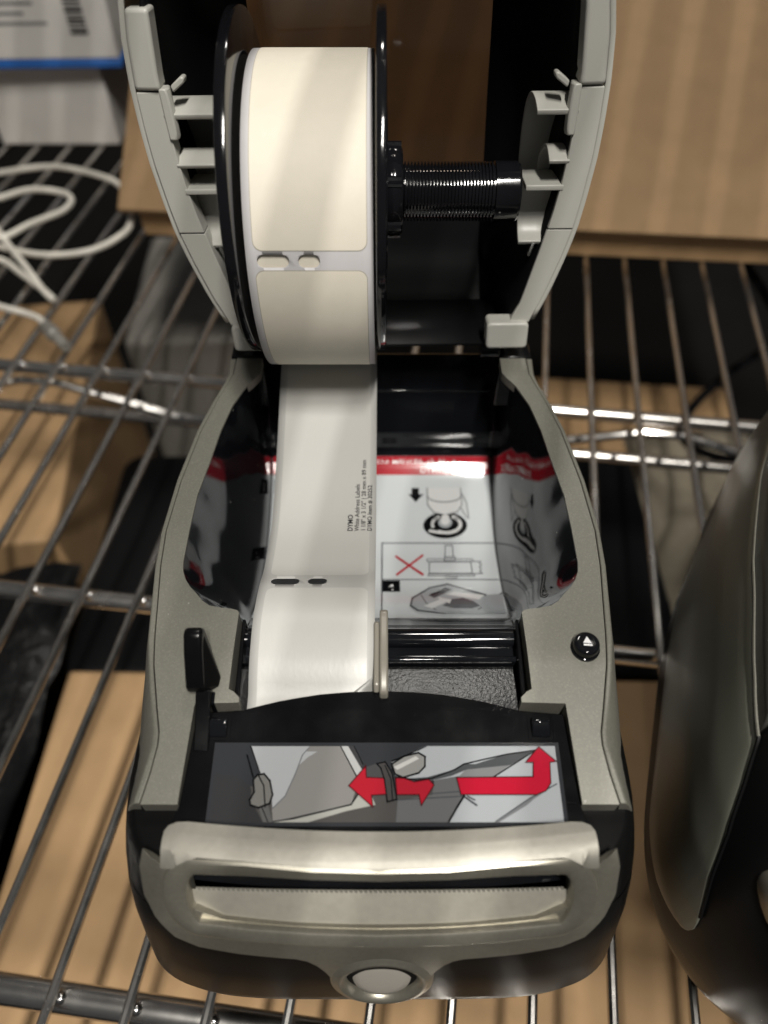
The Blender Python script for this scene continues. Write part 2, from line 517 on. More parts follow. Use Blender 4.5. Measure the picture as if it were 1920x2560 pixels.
# crumpled black bag at the far left
rows = []
for i in range(25):
    r_ = []
    for j in range(19):
        x = -470 + 266 * j / 18; y = -140 + 424 * i / 24
        e = min(1, j / 3, i / 3)
        z = -450 + 306 * (e ** .5) + 9 * math.sin(x * .06 + y * .03) * math.sin(y * .05) * e + random.uniform(-3, 3) * e
        r_.append((x, y, z))
    rows.append(r_)
tag(link("plastic_bag", grid_mesh(rows), 'bag', angle=0), "crumpled black plastic bag below the shelf left of the cardboard box", "bag")
tag(link("storage_box", fix(obox((-150, 640), 0.05, 190, 180, -450, -160)), 'grey_tote', bevel=6), "grey plastic storage box below the shelf behind the left cardboard box", "box")
rows = []
for i in range(15):
    r_ = []
    for j in range(15):
        x = 175 + 190 * j / 14; y = 330 + 170 * i / 14; e = min(1, min(j, 14 - j) / 3, min(i, 14 - i) / 3)
        r_.append((x, y, -450 + 255 * e ** .5 + 8 * math.sin(x * .05) * math.cos(y * .07)))
    rows.append(r_)
tag(link("cloth_bag", grid_mesh(rows), 'linen', angle=0), "limp beige cloth bag deep below the shelf beside the right printer", "bag")
# black lead hanging below on the right
tag(link("power_lead", tube(spline3([(330, 470, -80), (250, 420, -95), (215, 380, -110), (235, 340, -95), (262, 330, -60), (262, 390, -30), (240, 520, -14)], 8), 3.2, 8), 'black'),
    "black power lead looping below the shelf beside the right printer", "cable")

# flat carton, leaning cardboard panel and the tall carton it rests on
FD = Vector((.9963, -.0853, 0)); BD = Vector((.0853, .9963, 0))
A = Vector((-172, 453, 0))


def slab(origin, f, b, up, fl, bl, th):
    o = Vector(origin); v = []
    for k in (0, th):
        for j in (0, bl):
            for i in (0, fl):
                v.append(tuple(o + f * i + b * j + up * k))
    return fix(mesh(v, [(0, 2, 3, 1), (4, 5, 7, 6), (0, 1, 5, 4), (2, 6, 7, 3), (0, 4, 6, 2), (1, 3, 7, 5)]))


tag(link("flat_carton", slab(A + BD * 6 + FD * 10, FD, BD, Vector((0, 0, 1)), 560, 330, 17), 'card2', bevel=1),
    "low flat brown carton lying on the shelf behind the open printer", "box")
EL = math.radians(34)
bdir = (BD * math.cos(EL) + Vector((0, 0, math.sin(EL)))).normalized(); ndir = FD.cross(bdir)
pan = link("cardboard_sheet", slab(A + Vector((0, 0, 18.5)), FD, bdir, ndir, 580, 420, 5), ['card3'], bevel=.6)
tag(pan, "large kraft cardboard panel leaning back behind the open lid", "cardboard")
tag(link("tall_carton", slab(A + BD * 352 + FD * 20, FD, BD, Vector((0, 0, 1)), 560, 200, 330), 'card2', bevel=1),
    "tall brown carton at the back propping up the leaning cardboard panel", "box")

# white cartons at the far left
tag(link("white_carton", fix(obox((-252, 642), 0.0, 92, 112, 0.3, 58.4)), 'whitebox', bevel=1.2), "plain white carton standing on the shelf under the blue-edged carton", "box")
wc = thing("printed_carton", "white carton with blue bottom edge, printed label and barcode, topmost of its stack", "box", (-262, 640, 59))
me = fix(obox((-262, 645), 0.03, 146, 140, 64.6, 130)); link("carton_body", me, 'whitebox', wc, bevel=1.2)
link("blue_edge", fix(obox((-262, 645), 0.03, 147.2, 141.2, 58.9, 64.4)), 'boxblue', wc, bevel=.8)
ca, sa = math.cos(.03), math.sin(.03)


def carton_front(u, v, h):  # u along the front, v up
    x, y = u, -70 - h
    return (-262 + x * ca - y * sa, 645 + x * sa + y * ca, 68 + v)


aw = Artwork(carton_front, h0=0.1, dh=0.02)
for k in range(5):
    wdt = (40, 26, 34, 30, 22)[k]
    aw.fill([(-10, 18 + 6 * k), (-10 + wdt, 18 + 6 * k), (-10 + wdt, 20.2 + 6 * k), (-10, 20.2 + 6 * k)], M['grey_print'])
v0 = 12
for k in range(13):
    hgt = random.choice((0.9, 1.6, 2.4)); aw.fill([(44, v0), (56, v0), (56, v0 + hgt), (44, v0 + hgt)], M['print']); v0 += hgt + random.choice((.8, 1.4))
aw.build("printed_marks", wc)
# white cable coil
cz = lambda p: (p[0], p[1], p[2])
cab = [(-292, 528, 5), (-281, 533, 5), (-250, 542, 5), (-226, 537, 5), (-200, 524, 5), (-188, 511, 6), (-176, 488, 7), (-170, 464, 8), (-171, 447, 8), (-187, 427, 8), (-216, 423, 7), (-249, 434, 6), (-269, 447, 6),
       (-285, 470, 7), (-278, 484, 9), (-265, 488, 10), (-247, 499, 10), (-224, 495, 10), (-214, 483, 11), (-216, 467, 12), (-231, 450, 13), (-246, 433, 13), (-262, 447, 13), (-266, 458, 13), (-256, 450, 13), (-243, 432, 12),
       (-225, 409, 10), (-207, 386, 6), (-200, 380, 4), (-208, 388, 5), (-225, 403, 6), (-244, 419, 6), (-265, 422, 5), (-268, 399, 5), (-246, 379, 4), (-230, 373, 4), (-206, 363, 4), (-197, 354, 4)]
cb = thing("white_cable", "coiled white charging cable lying loose on the wire shelf", "cable", (-270, 430, 0))
link("cable_cord", tube(spline3(cab, 9), 2.0, 9), 'cable', cb)
link("cable_plug", tube([(-197, 354, 4), (-190, 346, 4), (-189, 345, 4), (-180, 335, 4)], [4, 4.5, 3.2, 3.2], 10), 'grey_tote', cb)

# ================================================================== the open label printer
PX = -0.95
prn = thing("label_printer", "open silver and black label printer with its lid raised, loaded with labels", "label printer", (PX, 105, 0), "label printers on the wire shelf")
ZD = [(-50, 97), (50, 97), (90, 105), (194, 112), (400, 112)]
zdeck = lambda y: interp(y, ZD)
sym = lambda pts: [(PX + x, y, z) for x, y, z in pts]

# ---- moulded lower body
FACE = [(47.6, 98.3), (41.2, 97.6), (39.6, 96.2), (37, 92), (31.3, 81), (29.4, 77.5), (26.6, 69.5), (23.6, 58.5), (20.5, 46.5), (21, 36), (24, 15)]
yf_z = [(4, 27.5), (15, 24.6), (36, 21.7), (46.5, 21.3), (58.5, 24.3), (69.5, 27.3), (77.5, 30), (81, 31.9), (92, 37.7), (96, 41.5)]
w_z = [(3, 53), (6, 57.5), (12, 60.5), (25, 62.8), (45, 63.8), (70, 63.6), (84, 62.8), (92, 61.2), (96, 59.5)]
side_taper = [(22, 1), (60, 1), (127, 1), (150, .965), (165, .93), (176, .885), (195, .82), (216, .78)]


def body_ring(z, cx, yfp=yf_z, wp=w_z, back=214, nf=5.0, ys=40, scale=1.0):
    w_ = interp(z, wp) * scale; y0 = interp(z, yfp); R_ = []
    for k in range(0, 25):
        a = math.pi / 2 * k / 24
        x = w_ * (math.sin(a) ** (2 / nf)) if a > 0 else 0
        y = y0 + ys * (1 - (math.cos(a) ** (2 / nf) if k < 24 else 0))
        R_.append((x, y))
    for y in (85, 105, 127, 140, 152, 164, 176, 186, 196, 206):
        if y > y0 + ys + 2: R_.append((w_ * interp(y, side_taper), y))
    wb = w_ * interp(back, side_taper)
    R_ += [(wb, back - 6), (wb - 2, back - 1.5), (wb - 7, back), (0, back)]
    left = [(-x, y) for x, y in reversed(R_[1:-1])]
    return [(cx + x, y, z) for x, y in R_ + left]


zs = [3, 4, 6, 9, 12, 18, 25, 36, 46.5, 58.5, 64, 69.5, 77.5, 80.2]
link("body_shell", fix(grid_mesh([body_ring(z, PX) for z in zs], closed=True)), 'base', prn, angle=50)
link("base_plate", prism([(p[0], p[1]) for p in body_ring(4, PX, )], 3.4, 2.2), 'base', prn)
for fx, fy in ((-45, 42), (45, 42), (-38, 185), (38, 185)):
    ring_ = [(PX + fx + 6 * math.cos(a * math.pi / 8), fy + 6 * math.sin(a * math.pi / 8)) for a in range(16)]
    link("rubber_foot", prism(ring_, 2.3, 0.0), 'black', prn, bevel=.3)

# ---- silver deck rails, one each side
XI = [(53.9, 46.9), (76.7, 45.6), (76.95, 34.8), (78.2, 34.8), (79.6, 36.3), (80.2, 37.6), (91.8, 37.3), (100.6, 37.1), (101.2, 37.6), (101.6, 39), (101.9, 41.8), (102.6, 45.1), (104, 47.2), (106.1, 49),
      (108, 50.9), (110.4, 52.6), (113, 53.7), (116, 54.1), (126.6, 54.0), (138.6, 53.5), (151.7, 51.4), (163.3, 49.8), (173.9, 47.4), (182.3, 43.9), (186, 41.2), (188.5, 39.9), (195.2, 39.8)]
XG = [(54.2, 55.5), (60.6, 54.1), (67, 53.2), (70, 53.3), (75.5, 54.6), (86.1, 56.9), (94, 57.9), (104.2, 58.9), (115, 60.0), (126.4, 60.4), (144, 58.9), (163.5, 55.7), (175.6, 52.5), (184, 49.8), (188, 48.6), (195.2, 48.4)]
XO = [(54.2, 57.3), (61.4, 55.8), (67.5, 54.6), (70.5, 54.8), (80.7, 57.3), (93.2, 59.6), (104.2, 60.7), (115, 61.7), (126.6, 61.9), (144.6, 60.4), (164.3, 57.1), (176.2, 53.8), (184, 51.2), (188.3, 50.2), (190, 50.6), (195.2, 50.6)]
XW = [(54, 62.6), (127, 63.4), (150, 61), (165, 58.8), (176, 56), (195, 52)]
ys_ = sorted(set([y for y, _ in XI] + [y for y, _ in XG] + [57, 64, 72, 84, 88, 97, 120, 133, 145, 158, 169, 179]))
for s in (1, -1):
    rows = []
    for y in ys_:
        z = zdeck(y); xi = interp(y, XI); xg = interp(y, XG)
        dz = 11 if y < 101.3 else 3.0
        rows.append([(PX + s * x, y, zz) for x, zz in ((xi, z - dz), (xi, z), (xi + .34 * (xg - xi), z), (xi + .67 * (xg - xi), z), (xg, z), (xg, z - 1.2))])
    me = grid_mesh(rows)
    # front end face of the rail
    n = 6; f0 = tuple(range(n))
    bm = bmesh.new(); bm.from_mesh(me); bm.verts.ensure_lookup_table()
    vs = [bm.verts[i] for i in range(n)]
    a = bm.verts.new(vs[-1].co - Vector((0, 0, .0098))); vs2 = vs + [a]
    bm.faces.new(vs2)
    bmesh.ops.recalc_face_normals(bm, faces=bm.faces); bm.to_mesh(me); bm.free()
    o = link("deck_rail", me, 'silver', prn, angle=28, bevel=.45, seg=2)
    # outer side panel with its lip, separated by a fine groove
    rows = []
    yy = [y for y in ys_ if y >= 54.1]
    for y in yy:
        z = zdeck(y); xg = interp(y, XG) + .35; xo = interp(y, XO); xw = max(xo + .4, interp(y, XW))
        L_ = [(xg, z - 1.4), (xg, z - .25), (xo, z - .35)]
        for d, f in ((1.2, .16), (4, .42), (9, .74), (16, .94), (27, 1.0), (40, 1.01)): L_.append((xo + (xw - xo) * f, z - .35 - d))
        rows.append([(PX + s * x, y, zz) for x, zz in L_])
    me = grid_mesh(rows)
    bm = bmesh.new(); bm.from_mesh(me); bm.verts.ensure_lookup_table()
    bm.faces.new([bm.verts[i] for i in range(9)])
    bmesh.ops.recalc_face_normals(bm, faces=bm.faces); bm.to_mesh(me); bm.free()
    link("side_panel", me, 'silver', prn, angle=40, bevel=.3)
    # hinge post at the back end
    link("hinge_post", prism([(PX + s * x, y) for x, y in ((40.2, 195.4), (50.4, 195.4), (50.4, 203), (40.2, 203))], 112.4, 90), 'black', prn, bevel=.6)
    link("hinge_knuckle", lathe_x([(PX + s * 33.5, 0), (PX + s * 33.5, 3.6), (PX + s * 40, 3.6), (PX + s * 40, 0)], 200, 113, 20), 'gloss', prn, bevel=.3)
    # dark throat wall beside the platform
    link("throat_wall", prism([(PX + s * x, y) for x, y in ((35.5, 77), (36.9, 77.5), (36.9, 101), (36.0, 101))], lambda x, y: 101.5 - .12 * (101 - y), 92), 'black', prn, bevel=.3)

# ---- label bin
BP = Path([(212, 100), (207.5, 86), (201, 72), (197, 62), (184, 54.5), (165, 50), (150, 51.5), (138.6, 54.7), (124.7, 63), (116, 73), (108, 85), (101.6, 95), (99.6, 97.6)], 10)
rows = []; NB = 70
for i in range(NB + 1):
    (y, z), tg = BP.at(BP.len * i / NB)
    hf = interp(y, [(99, 36.9), (102, 37.2), (108, 39.2), (116, 41), (124.7, 42.9), (215, 42.9)])
    yr = min(max(y, 101.7), 195); xi = max(interp(yr, XI) - .05, hf + .05)
    zt = max(zdeck(yr) - .6, z + 1.0) if y < 196 else z + max(1.0, (112 - z) * .9)
    H_ = zt - z; dX = xi - hf
    nz = -tg[1]; ny = tg[0]
    half = [(0, z), (14, z), (28, z), (hf - 2.0, z), (hf - .55, z), (hf - .25, z + .5), (hf - .05, z + 2.6)]
    half = [(x, zz if zz == z else min(zz, z + H_ * .3)) for x, zz in half]
    for f, g in ((.12, .05), (.25, .13), (.4, .26), (.55, .42), (.7, .6), (.83, .78), (.93, .92), (1, 1.0)):
        half.append((hf + dX * g, z + max(3.2 if H_ > 12 else H_ * .3, H_ * f)))
    rows.append([(PX - x, y, zz) for x, zz in reversed(half[1:])] + [(PX + x, y, zz) for x, zz in half])
link("label_bin", grid_mesh(rows), 'gloss', prn, angle=60)
link("bin_ledge", extrude_x([(213, 99.5), (211.5, 100.4), (208.6, 87.4), (207, 86.8), (207.6, 85.6), (212, 86)], PX - 42, PX + 42), 'gloss', prn, bevel=.3)

# ---- printed instruction sticker on the bin floor
s0 = BP.nearest_s(197.3); s1 = BP.nearest_s(122.5)


def bin_surf(u, v, h):
    (y, z), tg = BP.at(s0 + v); nx, nz = -tg[1], tg[0]
    if nz < 0: nx, nz = -nx, -nz
    return (PX + u, y + nx * (h + .12), z + nz * (h + .12))


PYV = [(1140, 0), (1235, 15), (1351, 34.5), (1429, 49.6), (1484, 61.4), (1540, 77.6)]
PYZ = [(1140, 289), (1235, 286), (1351, 278), (1429, 267), (1484, 258), (1540, 243)]


def art_bin(cx, cy):
    px, py = 930 + cx * .2804, 960 + cy * .2804
    return ((px - 950) / 1850 * interp(py, PYZ), interp(py, PYV))


LV = s1 - s0
cuts = [k * 2.5 for k in range(1, 32)]
st = link("instruction_sticker", bm_map(flat_fill([rrect(-42.3, 42.3, 0, LV, 1.0, 3)], cuts), lambda u, v: bin_surf(u, v, 0)), ink(240, 246, 249), prn, smooth=True)
aw = Artwork(bin_surf, cuts, conv=art_bin)
RED = ink(214, 44, 60); GREY = ink(120, 124, 128); DK = ink(20, 21, 24); LG = ink(250, 251, 251); MG = ink(190, 196, 200); DG = ink(84, 87, 92)
aw.fill(rrect(-42.2, 42.2, 0.05, 7.4, .6, 2), RED, raw=True)
W_ = M['white']
aw.text("CAUSE MALFUNCTION OR", 3.3, W_, lambda x, y: (-5.5 + x * .88, 3.2 - y), .012)
aw.text("DYMO LABELS.", 3.3, W_, lambda x, y: (15.0 + x * .98, 6.6 - y), .012)
aw.text("D", 3.3, W_, lambda x, y: (-38.2 + x, 6.6 - y), .012)
for (u0, u1, v0, v1, ch) in ((-41.5, -36.2, 9.4, 15.2, "1"), (-41.8, -35.5, 37.5, 43.5, "3"), (.4, 6.6, 54.6, 61.0, "4")):
    aw.fill([(u0, v0), (u1, v0), (u1, v1), (u0, v1)], DK, raw=True)
    aw.text(ch, 5.2, W_, lambda x, y, u0=u0, u1=u1, v0=v0, v1=v1: ((u0 + u1) / 2 - 1.4 + x, v1 - .9 - y), .02)
# arrow, spool sketch
aw.fill([(340, 930), (405, 930), (405, 990), (447, 985), (377, 1056), (310, 985), (340, 990)], DK)
aw.fill([(775, 960), (830, 1060), (850, 1200), (830, 1200), (785, 1110), (760, 1100)], ink(236, 240, 242)); aw.line([(775, 960), (830, 1060), (850, 1200)], 9, GREY); aw.line([(775, 1100), (835, 1200)], 7, GREY)
aw.fill(ellipse(640, 1265, 196, 118), DK)
aw.line(ellipse(650, 1255, 125, 76, 26, -60, 118), 28, LG); aw.line(ellipse(650, 1255, 125, 76, 12, 165, 235), 24, LG); aw.line([(505, 1315), (590, 1330)], 24, LG)
aw.fill(ellipse(640, 1240, 62, 48), MG); aw.fill(ellipse(640, 1228, 40, 34), LG)
aw.fill([(478, 930), (775, 930), (788, 1080), (745, 1145), (640, 1172), (540, 1150), (483, 1080)], LG)
aw.line([(478, 930), (483, 1080), (540, 1150), (640, 1172), (745, 1145), (788, 1080), (775, 930)], 8, GREY); aw.line(ellipse(630, 1005, 148, 52, 18, 0, 180), 9, GREY)
aw.fill(ellipse(640, 1195, 36, 26), LG)
# panel lines
for v in (35.9, 54.1): aw.fill([(.2 if v > 40 else 0, v), (42, v), (42, v + .45), (.2, v + .45)], GREY, raw=True)
aw.fill([(.0, 36), (.45, 36), (.45, LV - .5), (0, LV - .5)], DG, raw=True)
# red cross and the wrong way round spool
aw.line([(205, 1545), (440, 1708)], 19, RED); aw.line([(437, 1535), (212, 1708)], 19, RED)
for q, wd in (([(500, 1595), (500, 1700), (885, 1700), (870, 1595)], 7), ([(480, 1568), (885, 1568), (885, 1592), (480, 1592)], 6), ([(490, 1705), (905, 1705), (905, 1722), (490, 1722)], 6),
              ([(640, 1445), (705, 1445), (715, 1550), (640, 1550)], 7), ([(635, 1550), (730, 1550), (730, 1588), (635, 1588)], 6), ([(645, 1722), (745, 1722), (745, 1738), (645, 1738)], 6)):
    aw.line(q, wd, GREY, True)
aw.line([(880, 1592), (960, 1592), (945, 1610), (968, 1625), (945, 1645), (968, 1665), (950, 1680), (975, 1702), (905, 1702)], 6, GREY)
# feeding hand sketch
aw.fill([(335, 1975), (350, 1920), (500, 1830), (660, 1795), (780, 1830), (1000, 1895), (1150, 1885), (1190, 2065), (640, 2065), (400, 2030)], MG)
aw.line([(640, 2068), (400, 2030), (335, 1985), (350, 1920), (500, 1830), (660, 1795), (780, 1830), (1000, 1895)], 15, DG); aw.line([(940, 2020), (1150, 1875)], 9, DK)
aw.line([(430, 1900), (470, 1960), (560, 2030)], 7, DG)
aw.fill([(620, 1988), (700, 1930), (800, 1920), (900, 1950), (955, 1990), (880, 2012), (720, 2012)], DG)
aw.fill([(490, 1900), (640, 1835), (705, 1845), (545, 1922)], DG); aw.fill([(505, 1890), (640, 1832), (668, 1836), (530, 1900)], DK)
aw.fill([(635, 1890), (720, 1872), (990, 1897), (945, 1935), (800, 1915)], LG)
aw.fill([(450, 1992), (592, 1935), (575, 1915), (698, 1937), (680, 1972), (655, 1955), (528, 2015)], LG)
aw.fill([(955, 1990), (1000, 1905), (1155, 1890), (1180, 2060), (1000, 2050)], ink(184, 190, 194))
aw.build("printed_artwork", st)

# ---- feed lip, ridges and grained plate in the throat
link("feed_lip", extrude_x([(101.8, 94), (101.2, 96.4), (99.8, 98.2), (98.2, 98.9), (96.6, 98.7), (95.6, 98.0), (95.3, 96.8), (96, 93)], PX - 36.8, PX + 36.8), 'gloss', prn, angle=50)
link("feed_step", extrude_x([(95.2, 96.4), (92.2, 96.2), (92.2, 92), (95.2, 92)], PX - 36.8, PX + 36.8), 'gloss', prn)
link("feed_ridge", extrude_x([(92.1, 97.6), (91.5, 98.4), (90.8, 98.5), (90.2, 98.1), (90.1, 92), (92.1, 92)], PX - 36.8, PX + 36.8), 'gloss', prn, bevel=.2)
link("feed_plate", extrude_x([(89.9, 96.2), (84, 97.0), (78, 97.6), (70, 97.6), (70, 92), (89.9, 92)], PX - 36.8, PX + 35.0), 'leather', prn, bevel=.3)
# movable paper guide
gp = [(101.4, 97), (101.2, 106.2), (100.0, 107.2), (98.4, 107.0), (95, 105.4), (88, 104.6), (82, 104.0), (79.4, 102.2), (78.6, 98.4), (79, 96.8)]
g = link("paper_guide", extrude_x(gp, PX - .2, PX + 2.0), 'guide', prn, bevel=.55, seg=3)
link("guide_lip", extrude_x([(98.6, 104.6), (97.6, 105.5), (88, 103.6), (81.5, 103.0), (79.8, 101.4), (81, 100.6), (90, 102.2)], PX - 1.7, PX - .25), 'guide', g, bevel=.4)

# ---- hinged black cover with arched edge
zc_ = lambda x, y: interp(y, [(46, 96.7), (67, 98.6), (76, 100), (81, 100.4)])
arch = [(34.6, 75.9), (29, 77.4), (24.9, 78.4), (20, 79.3), (15, 80.1), (8, 80.7), (0, 80.95), (-8, 80.7), (-15, 80.1), (-20, 79.3), (-24.9, 78.4), (-29, 77.4), (-34.6, 75.9)]
cov = arch + [(-40.6, 75.6), (-45.3, 75.0), (-46.6, 54), (-48.5, 47.2), (-35, 46.2), (0, 45.9), (35, 46.2), (48.5, 47.2), (46.6, 54), (45.3, 75.0)]
bm = flat_fill([cov], [50, 54, 58, 62, 67, 70, 73, 76, 78])
for e in list(bm.edges): pass
r_ = bmesh.ops.extrude_face_region(bm, geom=bm.faces[:])
low = [g_ for g_ in r_['geom'] if isinstance(g_, bmesh.types.BMVert)]
lows = set(low)
for v in bm.verts:
    x, y = v.co.x, v.co.y
    v.co = Vector((PX + x, y, zc_(x, y) - (1.5 if v in lows else 0))) * MM
bmesh.ops.recalc_face_normals(bm, faces=bm.faces)
me = bpy.data.meshes.new("cover"); bm.to_mesh(me); bm.free()
cv = link("print_head_cover", me, 'black', prn, angle=25, bevel=.35)
# black shoulders at both front corners, beside the exit slot
zsh = [80, 83, 86, 89, 91, 92.5, 93.3]
for s in (1, -1):
    rows = []
    for z in zsh:
        w_ = interp(z, w_z) - max(0, z - 91) * .5; y0 = interp(z, yf_z) + .1; x_in = 46.0
        a0 = math.asin((x_in / w_) ** 2.5); R_ = []
        for k in range(14):
            a = a0 + (math.pi / 2 - a0) * k / 13
            R_.append((w_ * math.sin(a) ** .4, y0 + 40 * (1 - (math.cos(a) ** .4 if k < 13 else 0))))
        R_ += [(w_, y0 + 40.5), (x_in, y0 + 40.5)]
        rows.append([(PX + s * x, y, z) for x, y in R_])
    link("front_shoulder", fix(grid_mesh(rows, closed=True, cap=True)), 'base', prn, angle=40, bevel=.5)
for s in (1, -1):
    sx = PX + (39.2 if s > 0 else -39.6)
    y0_, y1_ = 69.4, 74.2
    zz = zc_(0, 72)
    fr_ = link("latch_frame", prism(rrect(sx - 3.1, sx + 3.1, y0_ - .7, y1_ + .7, .5, 2), lambda x, y: zc_(x, y) + .12, 97), 'black', cv, bevel=.1)
    link("latch_button", extrude_x([(y0_, 98), (y0_, zc_(0, y0_) + .5), (y0_ + 1.5, zc_(0, y0_) + 1.5), (y1_ - 1.4, zc_(0, y1_) + 1.6), (y1_ - .3, zc_(0, y1_) + 1.0), (y1_, 98)], sx - 2.2, sx + 2.3), 'gloss', fr_, bevel=.45, seg=3)

# cover sticker
def cov_surf(u, v, h):  # u 0..1 across, v 0..1 towards the front
    x = -39.0 + 81.2 * u; y = 67.3 - 17.2 * v
    return (PX + x, y, zc_(x, y) + .1 + h)


fr_ = Artwork(lambda x, y, h: cov_surf(x, y, h), h0=0.03)
fr_.fill([(-.012, -.05), (1.012, -.05), (1.012, 1.05), (-.012, 1.05)], ink(62, 64, 68), raw=True)
cs = fr_.build("cover_sticker", prn)


def art_cov(cx, cy):
    v = (cy - 54) / 300.0; l = 95 - 30 * v; r = 1515 + 43 * v
    return (min(max((cx - l) / (r - l), 0), 1), min(max(v, 0), 1))


aw = Artwork(cov_surf, conv=art_cov, h0=0.06, dh=0.008); aw.wscale = 1.5
g88 = ink(92, 90, 89)
R2 = ink(216, 34, 62)
aw.fill([(95, 54), (1515, 54), (1558, 354), (65, 354)], g88)
aw.fill([(95, 54), (206, 54), (242, 180), (236, 250), (250, 290), (290, 354), (65, 354)], ink(64, 64, 66))
aw.fill([(206, 54), (232, 54), (275, 165), (243, 180)], ink(196, 198, 200)); aw.line([(206, 54), (243, 178)], 5, DK); aw.line([(232, 54), (275, 168)], 4, DK)
aw.fill([(234, 54), (610, 54), (690, 195), (660, 285), (332, 352), (325, 260), (310, 190), (275, 165)], ink(196, 199, 203))
aw.fill([(480, 54), (610, 54), (690, 195), (660, 285), (332, 352), (326, 305), (380, 255), (420, 170), (450, 90)], ink(155, 153, 151))
aw.line([(480, 54), (450, 90), (420, 170), (380, 255), (330, 300)], 3, GREY)
aw.fill([(612, 54), (642, 54), (702, 150), (688, 190)], ink(205, 206, 206)); aw.line([(612, 54), (688, 190)], 4, DK)
aw.fill([(644, 54), (664, 54), (706, 128), (702, 148)], ink(74, 74, 76)); aw.line([(668, 54), (706, 128)], 3, DK)
aw.fill([(332, 354), (480, 354), (640, 312), (762, 288), (745, 252), (688, 250), (660, 287), (420, 340)], ink(192, 192, 186)); aw.line([(335, 352), (420, 340), (660, 287), (690, 245)], 4, DK)
aw.fill([(972, 54), (1515, 54), (1558, 354), (1075, 354), (1135, 255), (1000, 190), (890, 190), (840, 172), (826, 122), (880, 92)], ink(198, 203, 208))
aw.line([(972, 56), (830, 115)], 4, DK)
aw.fill([(1010, 192), (1112, 176), (1250, 180), (1140, 250), (1080, 330), (1065, 354), (850, 354), (855, 272), (1000, 250)], ink(118, 119, 121))
aw.fill([(1110, 180), (1142, 148), (1330, 130), (1255, 182)], ink(150, 151, 153)); aw.line([(1430, 74), (1255, 182)], 4, DK)
aw.fill([(890, 186), (980, 180), (1100, 148), (1132, 126), (1180, 128), (1312, 88), (1432, 70), (1330, 132), (1145, 150), (1080, 176), (990, 196), (900, 200)], ink(92, 95, 98))
aw.line([(830, 150), (860, 180), (930, 192), (1000, 185), (1095, 150), (1132, 128), (1312, 88), (1430, 72)], 4, DK)
aw.line([(850, 270), (1000, 262), (1140, 255)], 3, DG); aw.line([(1000, 245), (1130, 236)], 3, DG)
nail = [(828, 128), (880, 96), (940, 82), (968, 98), (968, 138), (942, 164), (876, 182), (842, 168)]
aw.fill(nail, ink(166, 166, 164)); aw.line(nail, 5, DK, True); aw.fill([(836, 140), (928, 96), (943, 106), (852, 152)], ink(228, 228, 226))
aw.line([(1135, 255), (1105, 300), (1075, 352)], 6, DK); aw.line([(1140, 260), (1188, 290)], 5, DG); aw.line([(1150, 256), (1180, 270)], 4, DG)
aw.fill([(1525, 208), (1420, 262), (1270, 354), (1285, 354), (1400, 290), (1430, 266)], ink(140, 142, 146)); aw.line([(1525, 208), (1415, 262), (1270, 352)], 3, DG)
knob = [(262, 172), (290, 168), (315, 195), (328, 250), (316, 284), (270, 300), (236, 290), (232, 270), (250, 240), (245, 192)]
aw.fill([(270, 296), (310, 290), (330, 354), (290, 354)], ink(112, 112, 112)); aw.line([(284, 298), (310, 352)], 3, DK)
aw.fill(knob, ink(136, 135, 132)); aw.line(knob, 5, DK, True); aw.line([(265, 172), (290, 215), (298, 296)], 4, DK)
aw.fill([(722, 140), (765, 126), (800, 120), (800, 186), (722, 182)], ink(84, 84, 86))
for q, cc in (([(648, 215), (718, 137), (722, 182), (800, 185), (815, 248), (745, 252), (752, 298)], ink(200, 40, 58)), ([(845, 185), (880, 186), (925, 200), (985, 190), (1008, 212), (955, 292), (945, 250), (852, 250)], ink(196, 40, 58))):
    aw.fill(q, cc); aw.line(q, 3, ink(90, 20, 30), True)
band = [(765, 128), (800, 120), (830, 165), (852, 268), (812, 278), (798, 190), (782, 145)]
aw.fill(band, ink(82, 80, 80)); aw.line(band, 4, DK, True); aw.line([(800, 135), (826, 190), (834, 272)], 3, DK)
bent = [(1102, 183), (1425, 180), (1425, 122), (1393, 122), (1447, 58), (1522, 118), (1495, 122), (1500, 205), (1480, 235), (1440, 250), (1122, 250)]
aw.fill(bent, R2); aw.line(bent, 3, ink(80, 24, 34), True)
aw.build("printed_artwork", cs)

# ---- front face: champagne bezel, exit slot, tear plate, button
FT = [0]
for a, b in zip(FACE, FACE[1:]): FT.append(FT[-1] + math.dist(a, b))
FP = Path(FACE, 12)
ftmap = list(zip(FT, FT))


def face(x, t, h=0):
    (y, z), tg = FP.at(min(t, FP.len)) if t >= 0 else (Vector((47.6 - t * -1, 98.3)), Vector((-1, 0)))
    ny, nz = tg[1], -tg[0]
    if nz < 0 and tg[1] > 0: ny, nz = -ny, -nz
    nx = -.0025 * x * 0.9
    return (PX + x, y + .00125 * x * x + ny * h, z + nz * h)


